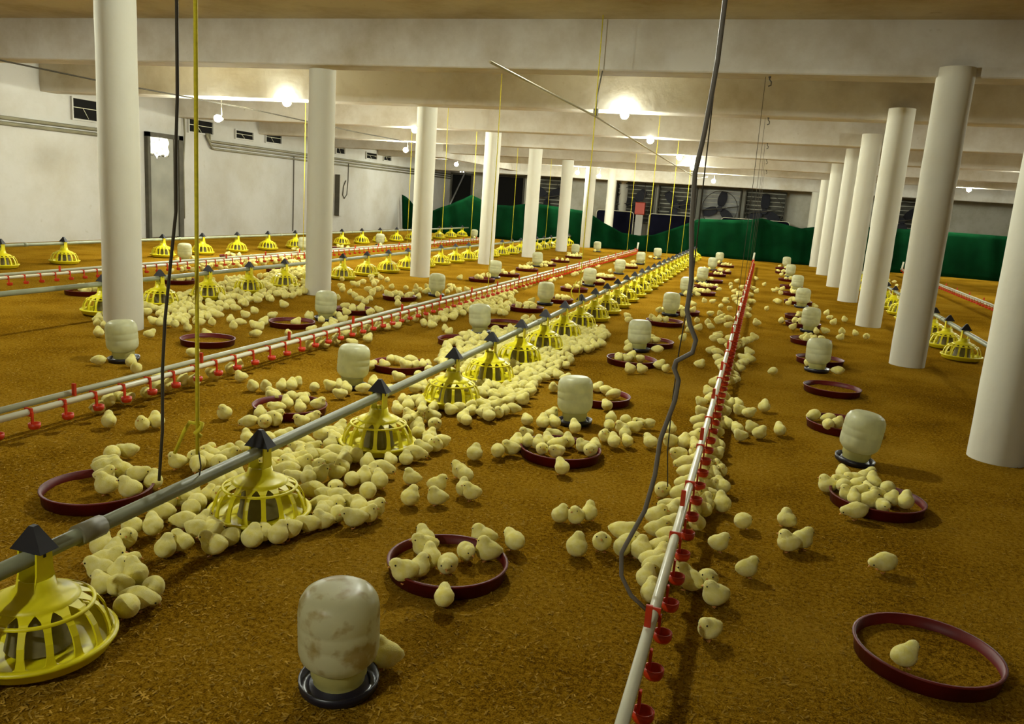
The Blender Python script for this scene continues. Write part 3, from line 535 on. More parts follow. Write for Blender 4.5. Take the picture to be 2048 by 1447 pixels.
(-6.070,6.839,0.50), (-5.643,7.206,0.36), (-2.735,8.751,-2.55), (0.723,9.151,-2.11), (0.625,9.168,-0.40), (-5.451,7.400,2.64),
(0.544,9.196,-0.08), (-5.235,7.584,-2.52), (-0.562,9.199,0.01), (-5.672,7.267,2.82), (-2.866,8.775,-2.18), (-5.061,7.725,2.19),
(-5.439,7.464,1.83), (0.734,9.214,2.16), (-3.199,8.674,-0.79), (-3.694,8.476,0.78), (-5.336,7.554,-1.68), (-5.793,7.212,-1.34),
(0.652,9.230,-1.34), (-5.498,7.444,2.63), (-3.068,8.731,1.32), (-3.131,8.722,-2.45), (-3.867,8.438,2.27), (0.575,9.267,-1.61),
(-1.347,9.193,-0.70), (-3.063,8.796,0.60), (-5.137,7.791,-1.12), (-1.030,9.277,-2.89), (-2.808,8.905,-1.02), (-5.461,7.593,0.09),
(-4.235,8.342,1.04), (0.604,9.340,0.82), (-2.725,8.967,1.42), (-5.909,7.277,1.53), (-3.233,8.800,-1.89), (-0.683,9.351,2.14),
(-2.883,8.935,1.01), (-3.063,8.888,-1.17), (-2.944,8.931,1.37), (-5.262,7.800,-2.85), (-5.463,7.664,-2.30), (-5.524,7.624,-1.46),
(-0.448,9.425,-0.46), (-3.130,8.903,-0.93), (-3.191,8.884,0.08), (-2.813,9.023,2.28), (-3.260,8.877,2.02), (-3.031,8.960,2.97),
(-1.021,9.419,2.04), (-5.421,7.773,-0.37), (-5.343,7.839,1.93), (-0.957,9.443,-0.22), (-2.769,9.090,-2.25), (-5.577,7.703,0.54),
(-1.107,9.447,-2.09), (-5.936,7.432,0.54), (-5.243,7.940,-1.41), (-3.122,8.993,2.95), (-5.094,8.049,2.74), (-6.701,6.780,0.26),
(-2.559,9.198,-1.72), (-4.373,8.489,-2.61), (-2.907,9.103,-1.05), (-2.830,9.144,-0.82), (-2.493,9.254,0.42), (-5.681,7.722,-1.74),
(-4.621,8.405,-1.03), (-5.076,8.146,0.30), (-3.001,9.126,-1.02), (-5.476,7.894,2.44), (-3.225,9.050,2.03), (-5.335,8.002,-0.55),
(-2.672,9.241,-1.04), (-1.402,9.518,2.41), (-3.158,9.103,1.33), (-4.313,8.617,-0.51), (-3.104,9.128,-1.55), (-6.758,6.879,1.30),
(-2.846,9.233,-2.08), (-0.261,9.660,0.00), (-2.979,9.193,1.06), (-6.822,6.858,-0.58), (-5.739,7.793,2.80), (-6.755,6.950,-0.16),
(-2.600,9.339,1.46), (-5.817,7.757,2.82), (-3.053,9.204,2.66), (-5.275,8.151,-0.13), (0.951,9.663,0.25), (-5.176,8.216,-2.16),
(-5.926,7.700,0.61), (-6.031,7.622,-2.68), (-0.490,9.707,-1.40), (-5.118,8.267,-1.56), (-2.846,9.305,1.73), (-5.607,7.959,-1.64),
(-3.160,9.210,-1.99), (-2.694,9.363,2.85), (-6.870,6.910,0.77), (-5.672,7.926,-0.68), (-4.067,8.861,2.65), (-3.010,9.274,-0.86),
(-3.262,9.193,-1.03), (-2.913,9.319,2.23), (-5.255,8.236,2.71), (-2.566,9.433,0.27), (-6.835,7.014,-1.57), (-5.390,8.186,2.27),
(-2.839,9.390,-0.89), (-2.625,9.458,0.11), (-4.553,8.706,2.71), (-3.133,9.315,2.70), (-6.942,6.964,0.70), (-5.131,8.390,1.09),
(-5.268,8.309,2.67), (-5.712,8.012,-0.05), (-5.482,8.178,0.44), (-0.623,9.836,-1.82), (-5.915,7.900,-2.98), (-3.279,9.315,2.09),
(-3.106,9.375,-1.17), (-2.957,9.426,-0.55), (-2.883,9.462,1.43), (-6.076,7.813,-2.17), (-4.211,8.970,-1.08), (-0.380,9.913,-3.05),
(-5.884,7.987,1.81), (-3.174,9.401,1.02), (-5.984,7.915,-1.10), (-5.353,8.368,-2.71), (-4.044,9.075,-0.93), (-3.073,9.469,1.94),
(-4.119,9.070,1.87), (-5.193,8.509,-1.90), (0.719,9.953,8.23), (-5.867,8.086,-1.67), (-5.939,8.039,-3.06), (-0.738,9.972,2.16),
(-4.290,9.048,-2.56), (-4.171,9.127,1.74), (-0.339,10.031,0.00), (-4.057,9.182,-0.08), (-2.879,9.621,-1.29), (-4.235,9.107,0.66),
(-3.965,9.236,1.78), (-5.409,8.476,0.39), (-3.224,9.524,0.47), (1.257,9.978,-2.01), (-3.075,9.586,-1.51), (-5.190,8.629,-1.18),
(-5.511,8.430,1.46), (-4.492,9.029,-0.88), (-3.290,9.534,1.89), (0.827,10.061,9.05), (0.462,10.102,6.43), (-3.042,9.653,-1.26),
(-5.346,8.603,-0.23), (-2.878,9.714,1.22), (-5.531,8.490,2.63), (-6.103,8.091,2.23), (-4.757,8.949,1.60), (-3.144,9.635,0.40),
(-3.265,9.614,1.08), (0.055,10.165,3.14), (-0.389,10.161,0.00), (-6.081,8.160,-0.72), (-5.258,8.715,-2.91), (-3.324,9.624,-2.93),
(-3.050,9.720,-1.39), (-5.449,8.617,2.46), (-4.232,9.278,2.17), (-6.159,8.133,1.63), (-3.164,9.703,2.48), (-2.919,9.785,-2.13),
(-3.285,9.675,-2.77), (1.159,10.156,1.94), (-5.626,8.535,-0.19), (1.012,10.177,-1.59), (-5.355,8.735,-0.73), (-0.820,10.214,8.96),
(-6.034,8.317,-0.79), (-5.928,8.392,1.69), (-5.513,8.672,-0.77), (-6.119,8.275,-2.06), (-3.122,9.817,2.85), (-2.945,9.876,-1.00),
(-4.588,9.229,0.89), (-3.209,9.794,-0.75), (-5.326,8.837,0.69), (-0.288,10.317,0.00), (-2.711,9.964,6.94), (-5.671,8.630,-1.07),
(-6.051,8.381,-1.71), (-3.318,9.796,0.20), (-3.233,9.848,2.10), (-3.165,9.882,0.29), (-5.996,8.470,-2.94), (-5.717,8.669,2.57),
(-5.492,8.814,-1.11), (-0.174,10.384,0.00), (-5.773,8.635,0.34), (-5.918,8.545,1.63), (-3.878,9.664,-1.27), (-4.968,9.155,2.18),
(-5.860,8.611,1.17), (-3.090,9.954,-2.72), (-3.281,9.902,0.34), (-1.840,10.283,1.23), (-0.363,10.453,0.00), (-3.338,9.916,3.10),
(-1.152,10.400,5.73), (-3.120,10.011,-1.40), (-5.817,8.727,-2.23), (-3.020,10.048,-1.79), (-5.405,8.995,-0.02), (-6.309,8.402,2.56),
(-6.254,8.447,-0.20), (-6.007,8.627,-0.65), (-1.099,10.456,5.32), (-5.781,8.789,-2.97), (-0.894,10.484,1.96), (-0.977,10.490,4.64),
(-4.191,9.676,-1.96), (-4.755,9.421,0.16), (-5.386,9.089,1.96), (-1.813,10.417,-1.73), (-6.076,8.657,-2.73), (-0.848,10.544,1.04),
(-3.132,10.108,-2.77), (0.578,10.570,-2.97), (-6.435,8.413,1.65), (-4.654,9.517,-2.20), (-6.183,8.616,1.34), (0.751,10.583,-2.23),
(-6.268,8.560,2.74), (-5.931,8.804,2.12), (-3.204,10.121,2.46), (0.343,10.615,1.36), (0.495,10.611,1.55), (-0.743,10.598,0.72),
(-4.094,9.809,-2.30), (-0.825,10.599,-0.43), (-0.526,10.628,-0.27), (-3.272,10.137,-0.99), (-5.459,9.150,-0.24), (0.695,10.634,-1.38),
(-6.026,8.789,-0.53), (-5.895,8.890,1.79), (-5.358,9.233,1.75), (0.608,10.659,1.15), (-0.888,10.652,1.87), (-6.738,8.299,1.50),
(-6.120,8.771,1.04), (-3.353,10.160,1.70), (-4.115,9.884,5.77), (-3.182,10.227,-2.29), (-6.218,8.728,-0.66), (-3.290,10.200,0.46),
(-2.396,10.453,2.22), (-4.667,9.658,-1.40), (-6.471,8.556,0.31), (0.511,10.721,2.10), (-6.290,8.700,3.02), (-6.852,8.266,-0.32),
(-0.403,10.738,-2.08), (-3.885,10.021,2.03), (-0.915,10.714,-2.98), (-5.145,9.450,-2.11), (0.570,10.746,-1.24), (-6.002,8.933,-2.17),
(-6.816,8.332,2.63), (-5.390,9.323,1.39), (-6.275,8.762,-1.97), (-3.339,10.262,-2.49), (-2.363,10.530,2.62), (-3.225,10.312,-0.27),
(-3.104,10.349,-2.48), (-2.505,10.511,1.72), (-0.063,10.807,3.14), (-6.799,8.408,0.99), (-6.916,8.312,1.82), (-5.470,9.330,-0.04),
(-2.437,10.549,2.07), (-5.999,9.017,-2.51), (-6.867,8.379,-1.16), (-4.259,9.973,2.15), (-5.619,9.278,-3.06), (-6.757,8.493,2.68),
(-2.649,10.545,-1.11), (-2.522,10.583,-0.45), (-3.212,10.408,-2.93), (-6.892,8.436,1.94), (-4.451,9.945,2.21), (-3.147,10.433,-2.13),
(-3.796,10.217,3.02), (-5.529,9.394,2.65), (-6.331,8.874,-1.44), (-3.300,10.407,-2.39), (-6.160,9.047,2.69), (-6.031,9.163,-1.94),
(-6.877,8.547,-0.08), (-5.662,9.406,-2.64), (-6.216,9.064,1.93), (-3.148,10.550,2.45), (-5.528,9.524,-0.77), (-5.984,9.254,2.45),
(-6.360,9.001,2.10), (-4.683,9.988,-0.16), (-5.094,9.787,0.91), (0.973,10.993,0.56), (-3.311,10.534,0.93), (-3.965,10.313,0.84),
(-3.250,10.564,2.57), (-0.094,11.063,3.14), (-5.586,9.560,-2.35), (-6.534,8.951,2.52), (-6.137,9.232,-1.10), (-5.933,9.368,1.98),
(-6.085,9.287,-1.65), (-3.878,10.413,1.04), (-4.274,10.274,-2.69), (-3.243,10.650,-0.89), (-4.937,9.979,2.24), (-5.998,9.385,2.28),
(-3.370,10.621,0.30), (-4.428,10.228,-1.32), (-6.538,9.027,-1.47), (-6.360,9.157,-0.53), (-5.506,9.697,0.62), (-6.428,9.120,0.60),
(-5.195,9.875,-2.25), (-5.875,9.499,-1.97), (-3.791,10.514,-2.18), (-6.540,9.094,1.46), (-6.494,9.143,1.72), (-6.340,9.257,-0.76),
(-3.981,10.494,2.07), (-3.395,10.699,-0.38), (-1.907,11.071,1.98), (-3.229,10.773,-0.56), (-3.336,10.747,-3.12), (-5.993,9.543,0.87),
(0.563,11.264,1.57), (-6.210,9.416,-0.96), (-3.212,10.835,0.07), (-6.105,9.522,0.26), (-3.279,10.852,-0.16), (-6.187,9.512,1.09),
(-3.342,10.853,1.61), (-5.175,10.119,-2.07), (-0.090,11.385,3.14), (0.602,11.393,-2.86), (-3.366,10.907,-0.36), (-0.310,11.440,-2.39),
(-5.067,10.287,-2.80), (-4.352,10.619,2.41), (-3.333,10.982,-2.82), (-6.275,9.648,0.86), (-0.798,11.483,2.73), (-4.143,10.746,0.95),
(0.700,11.509,-2.00), (-6.457,9.563,-0.47), (-0.075,11.564,3.14), (-5.731,10.048,2.81), (1.157,11.517,-1.99), (-4.281,10.760,-0.33),
(-5.810,10.029,0.13), (0.967,11.559,0.41), (-6.431,9.662,0.98), (-0.438,11.608,-1.80), (-5.554,10.210,-1.01), (-5.720,10.121,0.87),
(-6.227,9.855,0.38), (-6.394,9.758,-2.32), (-6.341,9.792,2.35), (-6.010,10.019,-1.11), (-5.211,10.462,-0.99), (-5.882,10.101,-2.54),
(-6.199,9.915,1.16), (-6.101,10.009,-0.25), (-5.972,10.108,-1.71), (-5.053,10.618,1.67), (-6.338,9.916,2.47), (-6.157,10.057,2.71),
(-6.220,10.022,0.50), (-6.339,9.986,-0.65), (-5.852,10.294,0.82), (-6.228,10.096,1.43), (-7.569,9.140,1.06), (-6.125,10.200,0.49),
(-6.385,10.047,0.18), (-5.986,10.292,1.27), (-6.214,10.184,-1.71), (0.168,11.939,-1.23), (-3.247,11.498,-1.99), (-2.048,11.777,-0.86),
(-3.365,11.471,2.85), (-5.969,10.360,-0.41), (-1.889,11.813,1.58), (-6.561,10.013,-0.23), (-6.517,10.058,2.67), (-6.030,10.359,-1.39),
(-6.187,10.280,-0.04), (-6.290,10.250,3.04), (-6.446,10.156,-0.92), (-5.249,10.825,-3.04), (-7.565,9.359,2.04), (-6.537,10.122,-1.74),
(-0.180,12.059,0.00), (-6.040,10.449,-1.16), (-7.491,9.468,1.10), (-6.264,10.325,1.23), (0.963,12.045,0.91), (-0.692,12.065,-2.24),
(-6.355,10.281,1.35), (-6.499,10.213,-2.41), (-5.423,10.838,-0.06), (-6.237,10.396,0.73), (-0.112,12.131,3.14), (-0.588,12.146,0.20),
(-7.495,9.584,-0.22), (-6.412,10.342,-0.20), (-6.621,10.210,-2.71), (-7.431,9.652,3.02), (-7.620,9.504,1.54), (-6.267,10.460,-0.21),
(-0.206,12.192,0.00), (-6.129,10.578,1.81), (-6.082,10.628,2.15), (-6.643,10.303,1.07), (-3.262,11.826,1.48), (-6.532,10.386,2.94),
(-2.695,11.987,-2.90), (-6.364,10.513,-0.37), (-0.413,12.307,0.00), (-7.675,9.654,2.58), (-6.107,10.723,-0.18), (-6.424,10.537,0.32),
(-0.240,12.352,0.00), (-6.333,10.613,0.29), (-6.264,10.664,0.95), (-6.659,10.428,1.72), (-2.743,12.072,-2.05), (-7.539,9.879,1.47),
(-6.496,10.603,-2.54), (-2.622,12.161,0.03), (-6.319,10.724,0.70), (-6.649,10.534,1.40), (-6.444,10.670,3.01), (-7.424,10.016,1.61),
(-6.602,10.585,1.65), (-6.608,10.644,0.05), (-6.481,10.732,-0.29), (-7.407,10.116,-0.21), (-6.326,10.825,0.33), (-7.717,9.906,2.56),
(-7.854,9.801,1.53), (-6.748,10.605,-0.56), (-6.888,10.537,-1.21), (-7.634,10.017,2.53), (-6.354,10.880,-2.85), (-0.085,12.604,3.14),
(-6.562,10.761,2.01), (-6.784,10.657,-0.92), (-0.425,12.647,-0.40), (-0.032,12.660,3.14), (-6.367,10.987,-2.38), (-7.676,10.126,1.97),
(-0.294,12.709,1.01), (-4.433,11.928,0.62), (-7.779,10.075,-2.62), (-6.652,10.876,2.33), (-1.797,12.621,1.24), (-6.440,11.006,2.00),
(-6.396,11.046,-0.70), (-4.127,12.080,2.72), (-6.602,10.933,-3.01), (-4.205,12.066,-1.00), (-0.191,12.807,0.00), (-7.405,10.452,-0.22),
(-6.391,11.114,-1.71), (-7.517,10.389,0.71), (-7.696,10.266,0.22), (-6.551,11.036,0.83), (-4.188,12.134,-2.22), (-1.028,12.810,7.92),
(-3.655,12.329,-2.17), (-6.518,11.096,0.46), (-7.853,10.222,0.83), (-6.587,11.106,-0.50), (0.860,12.892,9.38), (0.484,12.938,6.08),
(-6.582,11.164,0.68), (-7.711,10.445,2.38), (-0.855,12.957,9.20), (0.334,12.991,-0.24), (-7.599,10.552,-0.22), (-7.877,10.350,-0.77),
(-3.428,12.566,-2.92), (-7.426,10.703,-1.24), (-7.850,10.426,0.48), (-7.737,10.521,0.85), (-6.743,11.208,2.11), (-7.394,10.827,3.03),
(-7.624,10.685,-2.35), (-2.714,12.848,7.21), (-7.521,10.771,-0.34), (-6.701,11.308,2.12), (0.323,13.144,-2.66), (-7.910,10.510,1.01),
(-0.911,13.139,3.96), (-0.319,13.167,0.00), (-7.776,10.642,1.19), (-3.190,12.809,1.41), (-1.640,13.101,-2.23), (-6.657,11.411,2.43),
(-7.735,10.713,1.19), (-7.525,10.879,-2.06), (-6.733,11.402,-2.45), (-8.031,10.563,-2.22), (-4.178,12.602,7.71), (-7.511,10.969,0.71),
(0.639,13.281,-0.75), (-6.775,11.460,-0.73), (0.742,13.315,-0.68), (-3.330,12.916,-1.85), (-0.794,13.322,1.33), (0.591,13.338,2.98),
(-1.887,13.230,0.33), (0.522,13.354,0.85), (-6.721,11.569,0.92), (-0.893,13.356,-0.30), (-7.430,11.141,-1.07), (-7.741,10.948,-0.48),
(-3.192,13.032,1.75), (0.685,13.401,2.37), (-4.320,12.706,6.74), (-7.639,11.038,-0.37), (0.785,13.408,2.81), (-8.486,10.410,7.93),
(-0.831,13.409,-1.83), (-0.935,13.405,-0.83), (-6.791,11.609,0.22), (-7.822,10.946,-1.25), (-7.958,10.868,2.50), (-1.791,13.362,2.02),
(-1.912,13.353,2.17), (0.566,13.479,1.69), (0.656,13.478,-1.50), (-0.927,13.467,2.89), (-0.729,13.483,-2.41), (-0.253,13.506,0.00),
(-7.531,11.233,-2.62), (0.711,13.533,-1.27), (-0.863,13.528,-0.08), (-8.043,10.917,-1.60), (-2.734,13.289,2.55), (-7.947,11.038,0.03),
(-2.588,13.358,-2.80), (-4.296,12.911,5.59), (-7.716,11.209,-2.51), (-2.467,13.383,0.60), (-7.853,11.124,-1.89), (-7.313,11.515,-0.67),
(-2.661,13.397,2.63), (-7.249,11.596,-1.43), (-7.466,11.467,1.06), (-7.715,11.312,2.41), (-2.523,13.486,0.09), (-8.481,10.789,4.61),
(-7.609,11.450,0.04), (-7.861,11.283,-2.52), (-2.606,13.504,-2.49), (-2.728,13.482,-1.95), (-0.071,13.781,3.14), (-7.228,11.756,1.42),
(-7.945,11.302,3.08), (-8.062,11.226,1.45), (-0.265,13.820,0.00), (-4.079,13.212,2.46), (-3.260,13.443,2.09), (-7.330,11.753,-2.27),
(-7.559,11.627,-1.98), (-7.744,11.526,1.13), (-7.866,11.450,2.95), (-7.951,11.395,1.45), (-8.048,11.361,-2.21), (-7.567,11.734,-1.55),
(-7.230,11.962,2.87), (-7.365,11.903,-2.76), (-7.929,11.572,-1.38), (-7.510,11.849,-1.79), (-4.031,13.442,0.62), (-8.063,11.504,0.02),
(-7.241,12.046,0.10), (-8.173,11.434,0.79), (-4.215,13.413,-0.47), (-3.229,13.694,-1.57), (-7.819,11.702,2.35), (-0.343,14.085,0.00),
(-7.666,11.829,1.76), (-7.751,11.777,1.00), (-2.003,14.002,1.71), (-7.930,11.726,-1.29), (-7.865,11.780,1.01), (-7.618,11.979,1.96),
(-7.491,12.067,-2.12), (-7.812,11.900,0.58), (-0.595,14.237,-2.49), (-8.124,11.728,1.39), (-7.641,12.065,-1.35), (-8.005,11.845,-2.95),
(-7.814,12.025,-1.23), (-0.173,14.345,0.00), (-8.178,11.829,0.50), (-7.922,12.014,2.22), (-7.378,12.392,0.42), (-0.000,14.435,0.65),
(-0.799,14.437,1.53), (-8.536,11.694,-0.55), (-7.750,12.241,1.65), (-7.942,12.119,-0.24), (-8.460,11.765,-2.13), (-7.557,12.401,-1.41),
(-0.850,14.499,2.71), (-7.839,12.276,0.55), (-7.743,12.350,-1.67), (-8.434,11.893,2.37), (-0.752,14.571,2.14), (0.404,14.618,-2.45),
(-2.590,14.399,-0.66), (-2.494,14.424,1.24), (-2.659,14.410,-0.07), (-0.912,14.643,-0.96), (-8.640,11.858,-0.20), (-2.747,14.427,0.15),
(-7.619,12.566,-0.83), (-3.163,14.356,-0.02), (-2.486,14.490,2.58), (-2.680,14.470,-2.27), (-7.807,12.485,-2.59), (-2.574,14.500,0.14),
(0.614,14.736,0.75), (-8.017,12.391,-3.10), (-7.935,12.453,-2.89), (-0.425,14.767,-1.11), (-0.748,14.762,-0.07), (-8.126,12.350,-0.20),
(-1.998,14.653,0.39), (-7.562,12.719,1.60), (-2.658,14.557,1.74), (-2.723,14.566,-0.04), (0.773,14.809,2.08), (0.604,14.821,2.06),
(-8.053,12.465,-0.26), (-0.678,14.867,-1.55), (-1.804,14.774,-0.54), (-1.988,14.789,0.41), (-0.971,14.899,1.21), (-3.155,14.599,2.76),
(-7.931,12.665,-2.79), (0.602,14.998,2.59), (-0.255,15.019,0.00), (0.300,15.032,2.88), (-8.096,12.690,2.43), (-7.868,12.836,-1.11),
(-0.049,15.072,3.14), (2.274,14.983,-2.58), (-8.169,12.780,-1.75), (-8.017,12.884,-1.96), (-7.789,13.032,0.21), (-4.146,14.631,2.26),
(-8.151,12.867,0.47), (-4.118,14.690,1.02), (-2.928,14.987,-1.76), (-0.126,15.274,3.14), (2.209,15.116,2.37), (-7.961,13.044,-1.92),
(-4.250,14.697,-2.66), (-8.168,12.954,-2.28), (0.356,15.321,-2.62), (-4.120,14.764,-2.93), (-4.209,14.752,-0.71), (-4.077,14.841,1.88),
(-8.017,13.148,-1.48), (-7.880,13.244,-3.08), (-8.137,13.093,0.53), (-0.134,15.433,3.14), (-0.457,15.448,-2.02), (-3.266,15.126,-0.89),
(0.445,15.519,-0.03), (-8.064,13.310,-2.57), (-3.537,15.168,2.58), (-3.217,15.244,-1.65), (2.385,15.456,-1.69), (-8.133,13.370,0.70),
(-8.050,13.535,-2.08), (-3.241,15.472,-0.99), (-8.138,13.564,-1.68), (-0.873,15.841,3.98), (-3.332,15.531,-1.11), (-1.119,15.848,5.39),
(-0.969,15.949,-0.92), (-0.825,15.966,2.18), (0.634,15.978,5.07), (2.432,15.814,2.41), (-0.852,16.060,2.04), (0.125,16.142,-0.57),
(-2.784,15.949,6.02), (0.614,16.211,1.44), (0.705,16.249,-2.66), (-3.183,15.963,-2.60), (-4.130,15.753,8.54), (-0.383,16.323,-0.45),
(0.648,16.346,0.82), (-3.401,16.007,0.57), (-4.064,15.860,9.21), (-8.592,14.010,7.89), (-4.440,15.891,6.33), (2.572,16.340,0.11),
(-4.409,16.004,5.70), (-8.787,14.165,6.47), (-4.207,16.188,2.48), (-4.088,16.239,-0.20), (-8.635,14.387,4.90), (-4.199,16.252,0.41),
(-3.370,16.468,1.64), (-4.295,16.308,-0.34), (-4.162,16.344,-1.39), (-4.229,16.390,1.16), (-4.102,16.424,-0.94), (-3.214,16.852,-0.08),
(2.728,17.046,1.78), (-0.026,17.425,3.14), (-0.165,17.494,3.14), (2.715,17.352,3.06), (-0.734,17.596,1.69), (-3.457,17.293,0.49),
(-0.865,17.664,1.84), (-0.802,17.686,0.49), (-8.505,15.583,1.17), (-8.389,15.650,-1.67), (-2.788,17.567,-0.90), (-8.616,15.647,-1.86),
(-2.687,17.665,2.74), (-2.627,17.717,-2.28), (-2.560,17.743,2.09), (-2.637,17.794,-1.41), (-2.751,17.818,-2.56), (0.557,18.021,-1.81),
(2.769,17.821,0.01), (0.651,18.087,-2.36), (-4.170,17.699,2.21), (-4.071,17.723,-0.57), (-4.295,17.670,-1.16), (0.659,18.190,-0.14),
(-3.054,18.048,-0.05), (-3.472,18.157,-2.70), (2.900,18.374,-0.22), (-0.659,18.674,0.23), (-0.793,18.720,-0.09), (-0.655,18.770,0.39),
(-0.836,18.769,-2.35), (-3.395,18.830,-2.74), (-1.084,19.218,7.57), (2.835,19.107,-1.55), (3.024,19.086,-0.89), (0.491,19.362,5.95),
(-2.837,19.165,6.47), (-8.498,17.439,8.42), (-1.218,19.371,6.44), (0.594,19.474,5.12), (-0.856,19.477,3.56), (-2.775,19.343,5.43),
(-3.178,19.298,1.52), (-2.611,19.386,4.50), (-4.278,19.243,1.07), (-4.352,19.262,2.99), (-4.236,19.355,-2.39), (-4.375,19.324,-2.52),
(-4.321,19.388,-1.37), (-4.219,19.428,2.23), (-4.423,19.416,-2.59), (-4.354,19.444,0.83), (-4.178,19.496,-1.66), (2.748,19.792,-0.20),
(-3.374,19.944,1.86), (0.647,20.290,-0.09), (0.531,20.310,1.10), (0.622,20.347,2.97), (0.443,20.423,2.65), (0.560,20.436,-1.43),
(0.679,20.507,-1.91), (2.968,20.356,2.56), (-4.410,20.233,8.35), (-4.606,20.242,7.26), (-4.319,20.342,9.12), (2.869,20.636,2.60),
(-0.849,20.890,-2.34), (-4.683,20.453,6.00), (-0.676,20.983,1.31), (-0.746,20.989,-2.73), (-0.887,21.026,1.54), (-0.763,21.138,-0.48),
(-0.835,21.147,-0.40), (-2.610,21.710,7.80), (0.649,21.907,0.05), (0.680,21.964,1.91), (-2.766,21.808,6.79), (0.681,22.046,1.30),
(-2.790,21.907,6.24), (-1.022,22.110,7.84), (0.506,22.823,6.70), (-4.429,22.612,7.70), (-8.516,24.030,8.31), (-8.670,24.377,5.09)]

# ------------------------------------------------------------------ the setting
XL, XR, YB, YF, ZC = -12.15, 8.6, -6.0, 31.0, 3.10
fl = MB()
nx, ny = 24, 40
vs = []; fs = []
for j in range(ny+1):
    for i in range(nx+1):
        x = XL + (XR-XL)*i/nx; y = YB + (YF+0.2-YB)*j/ny
        vs.append((x, y, 0.0))
for j in range(ny):
    for i in range(nx):
        a = j*(nx+1)+i
        fs.append((a, a+1, a+nx+2, a+nx+1))
fl.add(vs, fs)
floor = struct(fl.build('floor', 'litter'), 'brown wood-shaving litter covering the whole floor')

fm = MB()
for i in range(24000):
    y = 1.2 + 6.5*random.random()**1.7
    half = 0.75*y + 0.4
    x = -0.306*y + random.uniform(-half, half)
    a = random.uniform(0, PI); l = random.uniform(0.003, 0.010); w = random.uniform(0.0010, 0.0024)
    z = random.uniform(0.0008, 0.004); t = random.uniform(-0.5, 0.5)
    dx, dy = math.cos(a)*l, math.sin(a)*l
    ex, ey = -math.sin(a)*w, math.cos(a)*w
    fm.add([(x-dx-ex, y-dy-ey, z-t*l*0.4), (x+dx-ex, y+dy-ey, z+t*l*0.4), (x+dx+ex, y+dy+ey, z+t*l*0.4+0.001), (x-dx+ex, y-dy+ey, z-t*l*0.4+0.001)], [(0,1,2,3)])
tag(fm.build('litter_flakes', 'flake'), 'loose straw flakes strewn over the brown litter in the foreground', 'litter', kind='stuff')

struct(MB().box(XL-0.2, XL, YB, YF+0.2, -0.02, ZC).build('wall_left', 'wall'), 'whitewashed left wall with small vents under the ceiling')
struct(MB().box(XR, XR+0.2, YB, YF+0.2, -0.02, ZC).build('wall_right', 'wall'))
struct(MB().box(XL-0.2, XR+0.2, YB-0.2, YB, -0.02, ZC).build('wall_back', 'wall'))
struct(MB().box(XL-0.2, XR+0.2, YF, YF+0.2, -0.02, ZC).build('wall_far', 'farwall'), 'greyish far wall with large exhaust fans')
ceiling = struct(MB().box(XL-0.2, XR+0.2, YB-0.2, YF+0.2, ZC, ZC+0.2).build('ceiling', 'slab'), 'concrete ceiling slab crossed by whitewashed beams')
#            y centre, underside z, half width
BEAMS = [(-4.6, 2.70, .18), (-1.4, 2.69, .18), (1.9, 2.68, .18), (5.30, 2.65, .18), (8.60, 2.617, .18), (11.66, 2.572, .18), (15.06, 2.520, .18),
         (18.10, 2.447, .18), (21.48, 2.409, .18), (24.68, 2.392, .18), (28.38, 2.16, .18)]
for (yc, zb, hw) in BEAMS:
    MB().cbox(XL, XR, yc-hw, yc+hw, zb, ZC+0.02, 0.012).build('beam', 'beam', ceiling)
MB().box(-8.75, -8.45, 20.9, 28.2, 2.27, 2.47).build('longitudinal_beam', 'beam', ceiling)
MB().box(-8.75, -8.45, 20.9, 28.2, 2.47, ZC+0.02).build('longitudinal_beam_web', 'beam', ceiling)

def beam_z(y):
    for (yc, zb, hw) in BEAMS:
        if abs(y-yc) <= hw: return zb
    return ZC

# pillars
PL = [(-5.08, 5.55), (-5.11, 8.80), (-5.11, 11.93), (-5.20, 15.42), (-5.17, 18.42), (-5.19, 21.75), (-5.17, 24.75), (-5.15, 28.3)]
PR = [(1.46, 5.25), (1.455, 8.46), (1.43, 11.38), (1.47, 14.68), (1.49, 17.72), (1.49, 21.3), (1.49, 24.68), (1.47, 28.38)]
PIL_R = 0.155
def pillar(x, y, label, group):
    mb = MB()
    rnd = random.Random(int(x*100)+int(y*37))
    prof = []
    zt = 2.7
    for k in range(13):
        z = zt*k/12
        prof.append((PIL_R*(1+0.012*math.sin(z*3+rnd.random()*6)+rnd.uniform(-.006, .006)), z))
    mb.lathe(prof, 32)
    o = mb.build('pillar', 'pillar', None, (x, y, 0))
    tag(o, label, 'pillar', group)
    return o
for i, (x, y) in enumerate(PL):
    where = ORD[i] + ' from the front in the left row' if i < 7 else 'standing behind the green net in line with the left row'
    pillar(x, y, 'round whitewashed pillar, ' + where, 'left row of pillars')
pillar(-5.15, 31-0.17, 'round whitewashed pillar standing against the far fan wall', 'left row of pillars')
for i, (x, y) in enumerate(PR):
    where = ORD[i] + ' from the front in the right row' if i < 7 else 'standing behind the green net in line with the right row'
    pillar(x, y, 'round whitewashed pillar, ' + where, 'right row of pillars')

